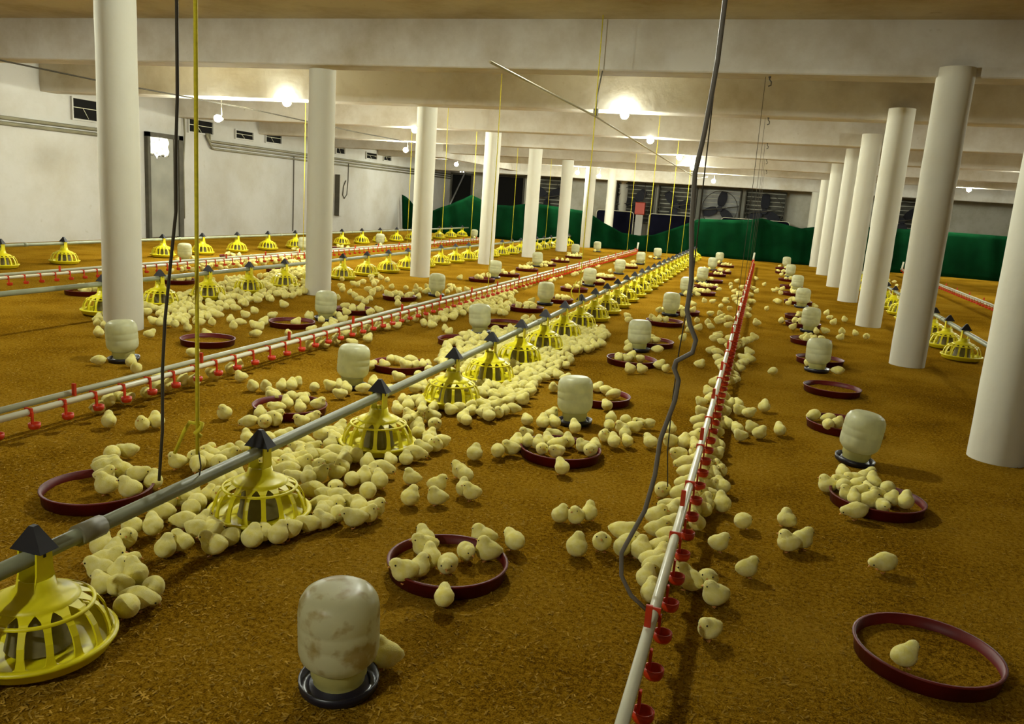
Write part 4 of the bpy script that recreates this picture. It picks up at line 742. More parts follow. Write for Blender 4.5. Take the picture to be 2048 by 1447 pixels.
# ---- left wall: door, vents, conduits, box
door = empty('door_1', (XL, 14.5, 0)); struct(door, 'grey door in the left wall with a bright foil patch at its top')
leaf = MB().box(0, 0.05, -0.46, 0.46, 0.02, 2.05).build('door_leaf', 'door', door)
MB().box(0, 0.09, -0.54, -0.46, 0, 2.14).build('door_jamb', 'frame', door)
MB().box(0, 0.09, 0.40, 0.53, 0, 2.14).build('door_jamb', 'frame', door)
MB().box(0, 0.09, -0.54, 0.53, 2.05, 2.14).build('door_lintel', 'frame', door)
MB().box(0.05, 0.06, 0.26, 0.275, 0.02, 2.05).build('door_seam', 'frame', leaf)
fp = MB()
vs = []; fs = []
for j in range(9):
    for i in range(9):
        u = -0.46 + 0.60*i/8; z = 1.62 + 0.43*j/8
        if i == 8: u -= 0.06*math.sin(j)**2
        if j == 0: z += 0.10*abs(math.sin(i*0.9+0.4))
        vs.append((0.056+0.02*noise.noise(Vector((u*9, z*9, 3.1))), u, z))
for j in range(8):
    for i in range(8):
        a = j*9+i
        fs.append((a, a+1, a+10, a+9))
o = fp.add(vs, fs, True).build('foil_patch', 'foil', leaf); o['label'] = 'crumpled bright foil patch'

VENTS = [(12.5, .7, 2.20, 2.55), (15.70, .80, 2.27, 2.53), (17.30, .68, 2.28, 2.45), (18.53, .68, 2.29, 2.51), (21.99, .5, 2.27, 2.52), (24.0, .7, 2.25, 2.42), (25.15, .55, 2.27, 2.46)]
VL = ['partly hidden behind the nearest pillar', 'above the bend of the wall conduits', 'small and low, second to the right of the door', 'third to the right of the door',
      'right of the second pillar', 'shaded, fifth to the right of the door', 'shaded, farthest from the door']
for (yc, w, z0, z1), t in zip(VENTS, VL):
    e = empty('wall_vent', (XL, yc, z0)); h = z1-z0
    vo = MB().box(0.002, 0.012, -w/2, w/2, 0, h).build('vent_opening', 'dark', e)
    for (a, b2, c0, c1) in ((-w/2-.03, -w/2, -.03, h+.03), (w/2, w/2+.03, -.03, h+.03), (-w/2, w/2, -.03, 0), (-w/2, w/2, h, h+.03)):
        MB().box(0.002, 0.045, a, b2, c0, c1).build('vent_frame', 'wall', e)
    MB().box(0.014, 0.024, -w/2, w/2, h*.55, h*.55+.010).build('vent_bar', 'tarp_edge', vo)
    MB().tube([(0.02, -w*.15, h*.55), (0.02, 0.02, h*.05)], 0.005, 6).build('vent_bar', 'tarp_edge', vo)
    tag(e, 'dark wall vent with pale bars, ' + t, 'vent', 'vents high on the left wall')

for k, (z, r) in enumerate(((2.115, .030), (2.035, .022), (1.955, .022))):
    MB().tube([(XL+.05, 15.85+.06*k, 2.28), (XL+.05, 15.86+.06*k, z+.10), (XL+.05, 15.92+.06*k, z+.02), (XL+.05, 16.02+.06*k, z), (XL+.05, 30.9, z-.02)], r, 8).build('wall_conduit', 'conduit')
    o = bpy.data.objects[bpy.data.objects[-1].name] if False else None
for k, o in enumerate([o for o in COL.objects if o.name.startswith('wall_conduit')]):
    tag(o, ORD[k] + ' conduit from the top of the three along the left wall', 'conduit', 'conduits along the left wall')
for k, z in enumerate((2.05, 1.96)):
    o = MB().tube([(XL+.05, -3, z), (XL+.05, 13.3, z)], .032, 8).build('wall_conduit', 'conduit')
    tag(o, ('upper' if k == 0 else 'lower') + ' conduit on the left wall nearer than the door', 'conduit', 'conduits along the left wall')
e = empty('electrical_box', (XL, 21.95, 0.48))
MB().cbox(0, 0.14, -.16, .16, 0, 1.18, .02).build('box_body', 'wall', e)
MB().box(0.0, 0.15, -.19, -.165, 0, 1.18).build('box_edge', 'frame', e)
tag(e, 'tall narrow white electrical box on the left wall', 'electrical box')
o = MB().tube([(XL+.16, 22.25, 2.0), (XL+.16, 22.25, 1.5), (XL+.16, 22.2, 1.1), (XL+.16, 22.05, .98), (XL+.16, 21.95, 1.08), (XL+.16, 22.0, 1.35), (XL+.16, 22.12, 1.5)], .014, 6).build('hanging_wire_loop', 'cord')
tag(o, 'dark wire loop hanging beside the tall electrical box', 'wire')
o = MB().tube([(XL+.02, 19.5, 2.0), (XL+.03, 19.49, 1.0), (XL+.02, 19.5, .05)], .012, 6).build('wall_wire', 'cord')
tag(o, 'thin dark vertical wire on the white left wall', 'wire')
o = MB().tube([(XL+.02, 15.12, 2.9), (XL+.06, 15.12, 2.2), (XL+.03, 15.1, 1.6), (XL+.02, 15.12, .4)], .02, 6).build('wall_wire', 'conduit')
tag(o, 'dark vertical wire beside the grey door', 'wire')

# ---- far wall: fans, openings, tarps
def fan(x, zc, rot, label, group, lit=False):
    e = empty('exhaust_fan', (x, YF, zc)); h = 0.69
    for (a, b2, c0, c1) in ((-h-.01, -h+.03, -h, h), (h-.03, h+.01, -h, h), (-h, h, -h-.01, -h+.03), (-h, h, h-.03, h+.01)):
        MB().box(a, b2, -.30, 0, c0, c1).build('housing_side', 'frame', e)
    for k in range(9):
        z = -h+.04+(2*h-.08)*(k+.5)/9
        w = (2*h-.08)/9*.5
        MB().add([(-h+.04, -.03, z-w), (h-.04, -.03, z-w), (h-.04, -.10, z+w*.6), (-h+.04, -.10, z+w*.6),
                  (-h+.04, -.02, z-w), (h-.04, -.02, z-w), (h-.04, -.09, z+w*.6), (-h+.04, -.09, z+w*.6)],
                 [(0,1,2,3),(7,6,5,4),(0,4,5,1),(1,5,6,2),(2,6,7,3),(3,7,4,0)]).build('shutter_slat', 'shutter' if lit else 'shutter_shaded', e)
    hub = MB().tube([(0, -.27, 0), (0, -.14, 0)], .10, 16).build('hub', 'blade', e)
    for k in range(3):
        a = rot + k*2*PI/3
        vs = []; N = 7
        for i in range(N):
            r = .08 + .53*i/(N-1)
            w = (.10 + .20*math.sin(PI*(i+.6)/(N+.6)))
            for sgn, yy in ((-1, -.17), (1, -.25)):
                aa = a + sgn*w/max(r, .16)*.55
                vs.append((r*math.cos(aa), yy, r*math.sin(aa)))
                vs.append((r*math.cos(aa), yy+.008, r*math.sin(aa)))
        fs = []
        for i in range(N-1):
            b0 = i*4; b1 = b0+4
            fs += [(b0, b0+2, b1+2, b1), (b0+1, b1+1, b1+3, b0+3), (b0, b1, b1+1, b0+1), (b0+2, b0+3, b1+3, b1+2)]
        fs += [(0, 1, 3, 2), ((N-1)*4, (N-1)*4+2, (N-1)*4+3, (N-1)*4+1)]
        MB().add(vs, fs, False).build('blade', 'blade', hub)
    MB().tube([(-h, -.28, -.1), (0, -.28, 0), (h, -.28, .12)], .018, 6).build('motor_strut', 'frame', e)
    ring = MB(); pts = [(.62*math.cos(t*PI/16), -.285, .62*math.sin(t*PI/16)) for t in range(33)]
    ring.tube(pts, .012, 5, cap=False).build('guard_ring', 'frame', e)
    tag(e, label, 'fan', group)
G = 'exhaust fans in the far wall'
fan(-8.05, 1.46, .5, 'large dark exhaust fan seen between the fifth and sixth left pillars', G)
fan(-4.72, 1.46, .9, 'large exhaust fan behind the far pillars above the red box', G)
fan(-3.16, 1.46, .2, 'large exhaust fan with dark blades right of the red box', G)
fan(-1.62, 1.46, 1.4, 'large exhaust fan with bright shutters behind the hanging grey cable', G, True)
fan(-.08, 1.46, PI/2, 'large exhaust fan nearest to the right row of pillars, one blade pointing up', G)
fan(4.4, 1.46, .7, 'large exhaust fan to the right of the right row of pillars', G)
for (x0, x1, z0, z1, lb) in ((-12.05, -11.25, .02, 2.1, 'dark doorway at the left end of the far wall'), (-10.2, -9.1, .3, 2.12, 'dark wide opening in the far wall left of the fans')):
    e = empty('far_opening', ((x0+x1)/2, YF, z0)); w = (x1-x0)/2; h = z1-z0
    MB().box(-w, w, -.02, 0, 0, h).build('opening_panel', 'dark', e)
    MB().box(-w-.06, -w, -.06, 0, 0, h).build('opening_frame', 'frame', e)
    MB().box(w, w+.06, -.06, 0, 0, h).build('opening_frame', 'frame', e)
    MB().box(-w-.06, w+.06, -.06, 0, h, h+.07).build('opening_frame', 'frame', e)
    tag(e, lb, 'opening')
for (x0, x1, zt, lb) in ((-6.0, -4.62, 1.13, 'dark board with pale rim standing left of the red box'), (-4.05, -2.42, 1.12, 'dark board behind the dip of the green net'), (-1.5, .82, 1.16, 'wide dark board below the fans near the right pillars')):
    e = empty('dark_board', ((x0+x1)/2, 30.35, 0)); w = (x1-x0)/2
    vs = []; n = 6; r = .12
    prof = [(-w, 0)] + [(-w+r-r*math.cos(k*PI/2/n), zt-r+r*math.sin(k*PI/2/n)) for k in range(n+1)] + [(w-r+r*math.sin(k*PI/2/n), zt-r+r*math.cos(k*PI/2/n)) for k in range(n+1)] + [(w, 0)]
    N = len(prof)
    vs = [(px, -.03, pz) for px, pz in prof] + [(px, .03, pz) for px, pz in prof]
    fs = [tuple(range(N-1, -1, -1)), tuple(range(N, 2*N))] + [(i, (i+1) % N, (i+1) % N+N, i+N) for i in range(N)]
    bd = MB().add(vs, fs).build('board', 'tarp', e)
    MB().tube([(px, -.02, pz+.0) for px, pz in prof], .016, 6).build('rim', 'tarp_edge', bd)
    tag(e, lb, 'board', 'dark boards below the fans')
e = empty('red_wall_box', (-4.42, YF-.55, 1.05))
MB().cbox(-.17, .17, -.12, .12, 0, .45, .03).build('box_body', 'redbox', e)
MB().tube([(.1, 0, .45), (.13, 0, .8), (.1, 0, 1.15)], .012, 6).build('box_cable', 'cord', e)
MB().box(-.13, .13, -.06, .06, -1.05, 0).build('box_post', 'wall', e)
tag(e, 'small red box on a pale post before the far fan wall', 'box')
e = empty('tube_light', (-11.56, YF-.3, 2.28))
for dx in (-.06, .06):
    MB().tube([(dx, 0, -.09), (dx, 0, .09)], .022, 8).build('lit_tube', 'tube_lit', e)
MB().box(-.12, .12, .02, .3, .09, .14).build('fixture', 'frame', e)
tag(e, 'short pair of lit fluorescent tubes at the far left corner', 'lamp')
o = MB().tube([(-11.95, YF-1.5, .0), (-11.5, YF-.1, 2.2)], .03, 8).build('leaning_pole', 'steel')
tag(o, 'thin pale pole leaning behind the green net near the far doorway', 'pole')

# ---- green net curtain
NETP = [(-12.0, 26.15, .04, 1.20), (-11.85, 26.1, .0, 1.14), (-11.43, 26.0, 0, .84), (-10.7, 25.8, 0, .74), (-9.9, 25.5, 0, 1.02), (-9.14, 25.3, 0, 1.34), (-8.4, 25.2, 0, 1.08), (-7.7, 25.15, 0, 1.09),
        (-7.1, 25.1, 0, 1.22), (-6.36, 25.05, 0, 1.17), (-5.24, 25.0, 0, 1.08), (-4.7, 25.0, 0, .78), (-4.13, 25.05, 0, .52), (-3.6, 25.1, 0, .47), (-3.17, 25.1, 0, .52), (-2.5, 25.1, 0, .80),
        (-1.86, 25.1, 0, 1.10), (-1.0, 25.05, 0, 1.13), (-.5, 25.0, 0, 1.16), (-.1, 25.0, 0, 1.24), (.4, 25.0, 0, 1.14), (1.0, 25.0, 0, 1.03), (1.5, 25.0, 0, 1.13), (2.7, 25.0, 0, 1.2), (4.0, 25.0, 0, 1.22), (8.5, 25.0, 0, 1.2)]
def netp(x):
    for a, b2 in zip(NETP, NETP[1:]):
        if a[0] <= x <= b2[0]:
            t = (x-a[0])/(b2[0]-a[0])
            return [a[i]+(b2[i]-a[i])*t for i in (1, 2, 3)]
    return NETP[-1][1:]
xs = np.linspace(-12.0, 8.4, 330); nz = 11
vs = []; fs = []
for x in xs:
    y, z0, z1 = netp(float(x))
    for k in range(nz):
        t = k/(nz-1)
        fold = .05*math.sin(x*5.1+1.3*math.sin(x*1.7))*(1-.3*t) + .03*math.sin(x*11.3+t*2)
        xx = x + (.10*math.sin(t*PI)*(-1) if x < -11.9 and False else 0)
        vs.append((xx, y+fold+.10*(1-t), z0+(z1-z0)*t))
for i in range(len(xs)-1):
    for k in range(nz-1):
        a = i*nz+k
        fs.append((a, a+nz, a+nz+1, a+1))
net = MB().add(vs, fs, True).build('shade_net', 'net')
sm = net.modifiers.new('thick', 'SOLIDIFY'); sm.thickness = 0.006
tag(net, 'dark green shade net strung across the far end of the house', 'net')

# ------------------------------------------------------------------ lamps
LAMPS = [((-2.02, 5.18, 2.600), 'bare lit bulb under the beam nearest the camera'), ((-2.01, 11.52, 2.527), 'brightest bare bulb, first under the beams over the main feed line'), ((-2.11, 14.95, 2.475), 'second bare bulb over the main feed line'),
         ((-1.90, 18.05, 2.400), 'third bare bulb over the main feed line'), ((-1.89, 21.33, 2.364), 'fourth bare bulb over the main feed line, close beside the third'), ((-1.56, 24.7, 2.19), 'farthest bare bulb over the main feed line, next to the grey cable'),
         ((-7.30, 11.52, 2.527), 'large bright bulb just left of the second left pillar'), ((-6.64, 14.95, 2.475), 'bare bulb beside the third left pillar'), ((-5.58, 24.7, 2.21), 'bare bulb between the far left pillars'), ((-5.17, 26.0, 2.19), 'small far bulb right of the last left pillars'),
         ((-8.56, 11.52, 2.248), 'bare bulb above the bend of the wall conduits'), ((-8.23, 18.05, 2.256), 'bare bulb left of the third left pillar'), ((-9.5, 24.7, 2.25), 'bare bulb over the green net left of the fourth pillar'),
         ((-2.0, -1.52, 2.64), 'added unseen bulb behind the camera, brightening surfaces that face it'), ((-7.3, 5.18, 2.600), 'added unseen bulb beyond the left edge, brightening the foreground'),  # two unseen bulbs added to lift the foreground and camera-facing sides
         ((5.0, 11.52, 2.527), 'bare bulb in the bay right of the right pillars, nearest one'), ((5.0, 18.05, 2.400), 'bare bulb in the bay right of the right pillars, middle one'), ((5.0, 24.62, 2.345), 'bare bulb in the bay right of the right pillars, farthest one')]
prof = [(.001, -.080), (.022, -.077), (.042, -.063), (.054, -.040), (.057, -.012), (.050, .016), (.036, .038), (.026, .052), (.024, .060)]
def flat(mb):                     # turn the axis from z to y: bulb points towards -y
    mb.v = [(x, z, -y) for x, y, z in mb.v]
    return mb
bm_bulb = flat(MB().lathe(prof, 20)).mesh('bulb', 'bulb')
bm_sock = flat(MB().lathe([(.020, .055), (.025, .057), (.025, .095), (.012, .102), (.001, .102)], 14)).mesh('socket', 'socket')
for (p, lb) in LAMPS:
    e = empty('bare_bulb', p)
    sk = put('socket', bm_sock, e); put('bulb', bm_bulb, sk)
    zt = beam_z(p[1]+.10)
    if zt-p[2] < .1:
        MB().box(-.012, .012, .060, .090, .015, zt-p[2]).build('bracket', 'socket', e)
    else:
        MB().tube([(0, .07, .02), (.01, .07, .10), (0, .07, zt-p[2])], .007, 6).build('flex', 'cord', e)
    tag(e, lb, 'lamp', 'bare bulbs under the ceiling beams')

# ------------------------------------------------------------------ feeder pans
NB = 16
def bar_mesh():
    prof = [(.179, .048, .026), (.178, .058, .012), (.174, .080, .0085), (.166, .108, .0085), (.151, .134, .0085), (.129, .154, .011), (.100, .168, .022)]
    vs = []; fs = []
    for (r, z, w) in prof:
        for (rr, ww) in ((r, -w), (r, w), (r-.006, w), (r-.006, -w)):
            vs.append((rr, ww, z))
    for i in range(len(prof)-1):
        a = i*4
        for k in range(4):
            fs.append((a+k, a+(k+1) % 4, a+4+(k+1) % 4, a+4+k))
    fs += [(3, 2, 1, 0), tuple(len(vs)-4+k for k in range(4))]
    return vs, fs
bv, bf = bar_mesh()
me_bar = MB().add(bv, bf).mesh('bar', 'yellow')
g = MB()
for k in range(NB):
    a = 2*PI*k/NB; ca, sa = math.cos(a), math.sin(a)
    g.add([(x*ca-y*sa, x*sa+y*ca, z) for x, y, z in bv], bf)
me_grill = g.mesh('grill', 'yellow')
me_pan = MB().lathe([(.001, .012), (.10, .010), (.150, .006), (.178, .018), (.186, .040), (.198, .047), (.198, .054), (.184, .058), (.176, .044), (.165, .024), (.10, .022), (.001, .030)], 36).mesh('pan_dish', 'yellow')
me_hood = MB().lathe([(.106, .161), (.107, .168), (.092, .176), (.068, .184), (.050, .200), (.044, .226), (.039, .226), (.045, .197), (.064, .178), (.090, .168), (.106, .161)], 28).mesh('hood', 'yellow')
me_ring = MB().lathe([(.143, .143), (.144, .148), (.138, .152), (.133, .149), (.136, .143), (.143, .143)], 36).mesh('grill_ring', 'yellow')
t = MB()
for sx in (-1, 1):
    x = sx*.030
    prof = [(-.040, .190), (.040, .190), (.027, .245), (.023, .326), (-.023, .326), (-.027, .245)]
    N = len(prof)
    vs = [(x-.003, py, pz) for py, pz in prof] + [(x+.003, py, pz) for py, pz in prof]
    fs = [tuple(range(N-1, -1, -1)), tuple(range(N, 2*N))] + [(i, (i+1) % N, (i+1) % N+N, i+N) for i in range(N)]
    t.add(vs, fs)
    t.box(x-.0045*sx-.003, x-.0045*sx+.003, -.004, .004, .285, .312) if False else None
me_tower = t.mesh('tower', 'yellow')
me_slot = MB().box(.0325, .0345, -.004, .004, .288, .312).mesh('slot', 'capblack')
cp = MB()
vs = [(-.052, -.030, .308), (.052, -.030, .308), (.052, .030, .308), (-.052, .030, .308), (-.008, -.008, .372), (.008, -.008, .372), (.008, .008, .372), (-.008, .008, .372)]
me_cap = cp.add(vs, [(0,3,2,1),(4,5,6,7),(0,1,5,4),(1,2,6,5),(2,3,7,6),(3,0,4,7)]).mesh('roost_cap', 'capblack')
me_cone = MB().lathe([(.085, .032), (.078, .060), (.070, .110), (.066, .160)], 20).mesh('feed_cylinder', 'feedcone')

def feeder(x, y, rz, label, group, fine):
    e = empty('feeder_pan', (x, y, 0), rz)
    put('pan_dish', me_pan, e); put('hood', me_hood, e); put('feed_cylinder', me_cone, e)
    tw = put('tower', me_tower, e, None, -rz); put('roost_cap', me_cap, e, None, -rz)
    put('grill_ring', me_ring, e)
    if fine:
        put('slot', me_slot, tw)
        for k in range(NB):
            put('bar', me_bar, e, None, 2*PI*k/NB)
    else:
        put('grill', me_grill, e)
    tag(e, label, 'feeder', group)

F1 = [1.56, 2.59, 3.62, 4.66] + [4.66+.745*k for k in range(1, 26)]
for i, y in enumerate(F1):
    lb = ORD[i] + ' yellow feeder pan from the front on the main feed line'
    if i == 0: lb = 'yellow feeder pan cut off at the left edge, nearest on the main feed line'
    feeder(-1.74, y, .22*((i*37) % 11)-.6, lb, 'yellow feeder pans on the main feed line', i < 8)
F2 = [6.0+.755*k for k in range(26)]
for i, y in enumerate(F2):
    feeder(-5.72, y, .3*((i*29) % 7), ORD[i] + ' yellow feeder pan from the left, feed line behind left pillars', 'yellow feeder pans behind the left pillars', i < 5)
F3 = [9.96+.985*k for k in range(-3, 16)]
for i, y in enumerate(F3):
    feeder(-9.2, y, .3*((i*29) % 7), ORD[i] + ' yellow feeder pan from the left, feed line along left wall', 'yellow feeder pans along the left wall', False)
F4 = [9.2+.8*k for k in range(19)]
for i, y in enumerate(F4):
    feeder(2.07, y, .3*((i*29) % 7), ORD[i] + ' yellow feeder pan from the front, feed line behind right pillars', 'yellow feeder pans behind the right pillars', False)

def feed_pipe(x, y0, y1, label, z=.286):
    e = empty('feed_pipe', (x, y0, z))
    L = y1-y0
    MB().tube([(0, L*k/12, 0) for k in range(13)], .0225, 14).build('pipe', 'tube', e)
    k = 0.35
    while k < L:
        MB().tube([(0, k-.03, 0), (0, k+.03, 0)], .0255, 14).build('coupling', 'tube', e)
        k += 3.0
    tag(e, label, 'pipe', 'grey feed pipes carrying the yellow pans')
    return e
p1 = feed_pipe(-1.74, 0.3, 23.3, 'grey feed pipe crossing the picture from the lower left, main feed line')
MB().tube([(0, 1.40, 0), (0, 1.49, 0)], .031, 14).build('joint_sleeve', 'conduit', p1)
feed_pipe(-5.72, 3.5, 25.2, 'grey feed pipe running behind the left row of pillars')
feed_pipe(-9.2, 5.0, 25.3, 'grey feed pipe running along the left wall')
feed_pipe(2.07, 7.0, 24.3, 'grey feed pipe behind the right row of pillars')

# ------------------------------------------------------------------ nipple drinker lines
me_saddle = MB().cbox(-.020, .021, -.007, .007, -.022, .021, .004).mesh('saddle', 'red')
cupm = MB().lathe([(.001, -.080), (.022, -.078), (.027, -.069), (.028, -.050), (.024, -.050), (.020, -.070), (.001, -.072)], 14, cx=.033)
cupm.box(.017, .025, -.006, .006, -.076, .002)
me_cup = cupm.mesh('drip_cup', 'red')
me_tab = MB().cbox(-.012, .006, -.007, .007, .02, .085, .003).mesh('hanger_tab', 'red')
def drinker(x, y0, y1, label, support, z=.145, fine_to=99., step=.2, every=1):
    e = empty('drinker_line', (x, y0, z)); L = y1-y0
    MB().tube([(0, L*k/10, 0) for k in range(11)], .0165, 12).build('water_pipe', 'white_pipe', e)
    if support:
        MB().tube([(-.035, L*k/10, .030) for k in range(11)], .0155, 12).build('support_pipe', 'grey_pipe', e)
    far = MB(); k = .12; i = 0
    while k < L:
        yy = y0+k
        if yy < fine_to:
            (put('saddle', me_saddle, e, (0, k, 0)) if i % every == 0 else None); put('drip_cup', me_cup, e, (0, k, 0))
            if i % 5 == 0: put('hanger_tab', me_tab, e, (0, k+.08, 0))
        else:
            if i % every == 0: far.add([(a, b2+k, c) for a, b2, c in [tuple(v.co) for v in me_saddle.vertices]], [tuple(pp.vertices) for pp in me_saddle.polygons])
            far.add([(a, b2+k, c) for a, b2, c in [tuple(v.co) for v in me_cup.vertices]], [tuple(pp.vertices) for pp in me_cup.polygons])
            if i % 5 == 0:
                far.add([(a, b2+k+.08, c) for a, b2, c in [tuple(v.co) for v in me_tab.vertices]], [tuple(pp.vertices) for pp in me_tab.polygons])
        k += step; i += 1
    if far.v:
        o = far.build('far_drip_cups', 'red', e); o['kind'] = 'stuff'
    MB().tube([(0, L, 0), (0, L+.02, .08), (.01, L+.02, .22)], .022, 8).build('end_riser', 'white_pipe', e)
    MB().cbox(-.03, .03, L-.12, L-.02, -.03, .04, .008).build('end_cap', 'red', e)
    tag(e, label, 'drinker line', 'white drinker pipes with red cups')
drinker(-.168, 0.9, 22.0, 'white drinker pipe with red cups running up the right-hand aisle', False, .15, 12., .2, 3)
drinker(-3.25, 2.0, 22.6, 'white drinker pipe with red cups between the left pillars and the main feed line', True, .145, 11.)
drinker(-7.45, 5.0, 22.6, 'far white drinker pipe with red cups between the two left feed lines', True, .145, 0.)
drinker(3.6, 12.0, 23.8, 'drinker pipe with red cups in the bay right of the right pillars', True, .145, 0.)

# ------------------------------------------------------------------ drinker jars and feed trays
jar_prof = [(.001, .285), (.045, .285), (.072, .281), (.090, .270), (.101, .252), (.105, .230), (.1055, .205), (.1035, .200), (.1055, .195), (.1055, .165), (.1035, .160), (.1055, .155), (.105, .120), (.100, .102), (.084, .084), (.072, .074)]
jar_prof = [(r, z*1.04-.003) for r, z in jar_prof]
me_jar = MB().lathe(jar_prof, 32).mesh('jar', 'jar')
me_jar_d = MB().lathe(jar_prof, 32).mesh('jar', 'jar_dirty')
me_neck = MB().lathe([(.074, .080), (.074, .050), (.068, .042), (.068, .022)], 28).mesh('neck', 'jarneck')
me_base = MB().lathe([(.001, .004), (.098, .004), (.104, .012), (.106, .034), (.101, .034), (.098, .016), (.080, .014), (.074, .028), (.001, .028)], 32).mesh('trough_base', 'jarbase')
def jname(x):
    for c, n in ((.63, 'right of the right drinker pipe'), (-.95, 'right of the main feed pipe'), (-2.5, 'left of the main feed pipe'), (-4.15, 'beside the left pillars'), (-6.8, 'behind the left row of pillars'), (-8.5, 'near the left wall')):
        if abs(x-c) < .5: return n
jc = {}
for i, (x, y) in enumerate(JARS):
    n = jname(x); jc[n] = jc.get(n, 0)+1
    e = empty('drinker_jar', (x, y, 0), i*1.7)
    tl = random.Random(i).uniform(-.07, .07); e.rotation_euler = (tl, random.Random(i+50).uniform(-.06, .06), i*1.7)
    if y > 4.5 and x > 0 and y < 5: e.rotation_euler = (.02, .11, 0)
    jj = put('jar', me_jar_d if i in (0,) else me_jar, e); put('neck', me_neck, jj); put('trough_base', me_base, e)
    lb = 'milky drinker jar, ' + ORD[jc[n]-1] + ' from the front ' + n
    if i == 0: lb = 'large milky drinker jar with a stained top in the front of the picture'
    tag(e, lb, 'drinker', 'milky chick drinker jars on the litter')
me_rim = MB().lathe([(.196, .003), (.203, .003), (.208, .046), (.213, .048), (.213, .053), (.203, .053), (.198, .020), (.196, .003)], 40).mesh('rim', 'tray')
fd = MB(); vs = [(0, 0, .022)]; n = 32
for ring in (.07, .14, .199):
    for k in range(n):
        a = 2*PI*k/n
        vs.append((ring*math.cos(a), ring*math.sin(a), .020+.005*noise.noise(Vector((ring*30*math.cos(a), ring*30*math.sin(a), .5)))))
fs = [(0, 1+k, 1+(k+1) % n) for k in range(n)]
for q in range(2):
    for k in range(n):
        a = 1+q*n+k; b2 = 1+q*n+(k+1) % n
        fs.append((a, a+n, b2+n, b2))
me_feed = fd.add(vs, fs, True).mesh('feed', 'litter')
tc = {}
for i, (x, y) in enumerate(TRAYS):
    n = jname(x); tc[n] = tc.get(n, 0)+1
    e = empty('feed_tray', (x, y, 0), i*.7)
    put('rim', me_rim, e); put('feed', me_feed, e)
    lb = 'dark red round feed tray, ' + ORD[tc[n]-1] + ' from the front ' + n
    if (x, y) == (-.910, 2.490): lb = 'large dark red feed tray in the front beside the stained jar'
    if (x, y) == (.650, 6.620): lb = 'empty dark red feed tray on open litter right of the drinker pipe'
    tag(e, lb, 'feed tray', 'dark red feed trays on the litter')

# ------------------------------------------------------------------ ropes and cables
def rope(pts, r, mat, label, name='hanging_rope', group=None, n=6):
    o = MB().tube(pts, r, n).build(name, mat)
    tag(o, label, 'rope' if 'rope' in name else 'cable', group)
    return o
GR = 'yellow ropes holding up the lines'
rp = empty('hanging_rope', (-1.735, 2.22, 0))
MB().tube([(0, 0, ZC), (.004, 0, 1.8), (0, 0, .9), (-.003, 0, .38)], .0066, 8).build('rope', 'rope', rp)
MB().tube([(-.012, 0, .495), (.008, .012, .485), (.012, -.006, .47), (-.01, 0, .455), (.004, .01, .44)], .008, 8).build('knot', 'rope', rp)
MB().tube([(-.004, 0, .487), (-.03, -.004, .49), (-.052, -.006, .455), (-.09, -.008, .372)], .0065, 8).build('loose_end', 'rope', rp)
MB().tube([(0, 0, .40), (.01, 0, .34), (0, 0, .286)], .0025, 6).build('wire_hook', 'cord', rp)
tag(rp, 'thick yellow rope with a knotted loose end hanging at the left', 'rope', GR)
YR = [('over the left drinker pipe, nearest', -3.25, 9.8, .16), ('with a pulley over the main feed line', -1.74, 8.25, .30), ('second over the main feed line after the pulley', -1.74, 13.1, .3), ('third over the main feed line after the pulley', -1.74, 16.1, .3), ('farthest over the main feed line', -1.74, 19.1, .3),
      ('at the far end of the left drinker pipe', -3.28, 21.0, .16), ('right beside the third left pillar', -5.72, 14.3, .3), ('between the third and fourth left pillars', -5.72, 15.9, .3), ('right of the fourth left pillar', -5.72, 18.8, .3), ('right of the fifth left pillar', -5.72, 22.0, .3),
      ('left of the second left pillar against the wall vents', -7.45, 12.3, .16), ('left of the third left pillar before the wall', -7.45, 16.6, .16)]
for lb, x, y, z in YR:
    zt = beam_z(y)
    rope([(x, y, zt), (x+.008, y, zt*.6), (x, y, z)], .0052, 'rope', 'thin yellow rope ' + lb, group=GR)
    if z == .3:
        pass
o = MB().tube([(-1.74, 8.16, .31), (-1.78, 8.14, .36), (-1.80, 8.13, .42), (-1.765, 8.2, .52)], .006, 6).build('rope_tail', 'rope')
tag(o, 'loose yellow rope end above the main feed line in mid-distance', 'rope', GR)
rope([(-1.74, 5.0, 2.12), (-1.74, 8.27, 2.16), (-1.74, 14.0, 2.13), (-1.74, 21.0, 2.10), (-1.74, 24.6, 2.3)], .009, 'tarp_edge', 'pale winch cable running under the beams above the main feed line', 'winch_cable')
e = empty('rope_pulley', (-1.74, 8.30, 2.20))
MB().tube([(-.02, 0, 0), (.02, 0, 0)], .035, 14).build('wheel', 'steel', e)
MB().tube([(0, 0, .03), (0, .02, .2), (0, .15, .42)], .008, 6).build('hook', 'steel', e)
tag(e, 'small metal pulley under the beam above the main feed line', 'pulley')
rope([(-8.1, 2.0, 2.42), (-8.15, 8.5, 2.40), (-8.2, 11.6, 2.45), (-8.0, 15.0, 2.40), (-7.85, 18.1, 2.40)], .010, 'cord', 'dark electric wire strung under the beams along the left lamps', 'electric_wire')
GC = [(-.182, 1.714), (-.187, 1.637), (-.196, 1.514), (-.209, 1.409), (-.202, 1.261), (-.185, 1.102), (-.188, 1.013), (-.174, .969), (-.152, .926), (-.158, .888), (-.203, .856), (-.207, .836), (-.189, .799), (-.193, .736), (-.224, .605), (-.228, .491), (-.247, .371), (-.282, .280), (-.306, .216), (-.299, .139), (-.262, .078), (-.209, .040)]
rope([(-.17, 2.45, ZC), (-.176, 2.45, 2.3)] + [(x, 2.45, z) for x, z in GC], .0072, 'cable', 'kinked grey cable hanging in front of the right-hand drinker pipe', 'hanging_cable', n=8)
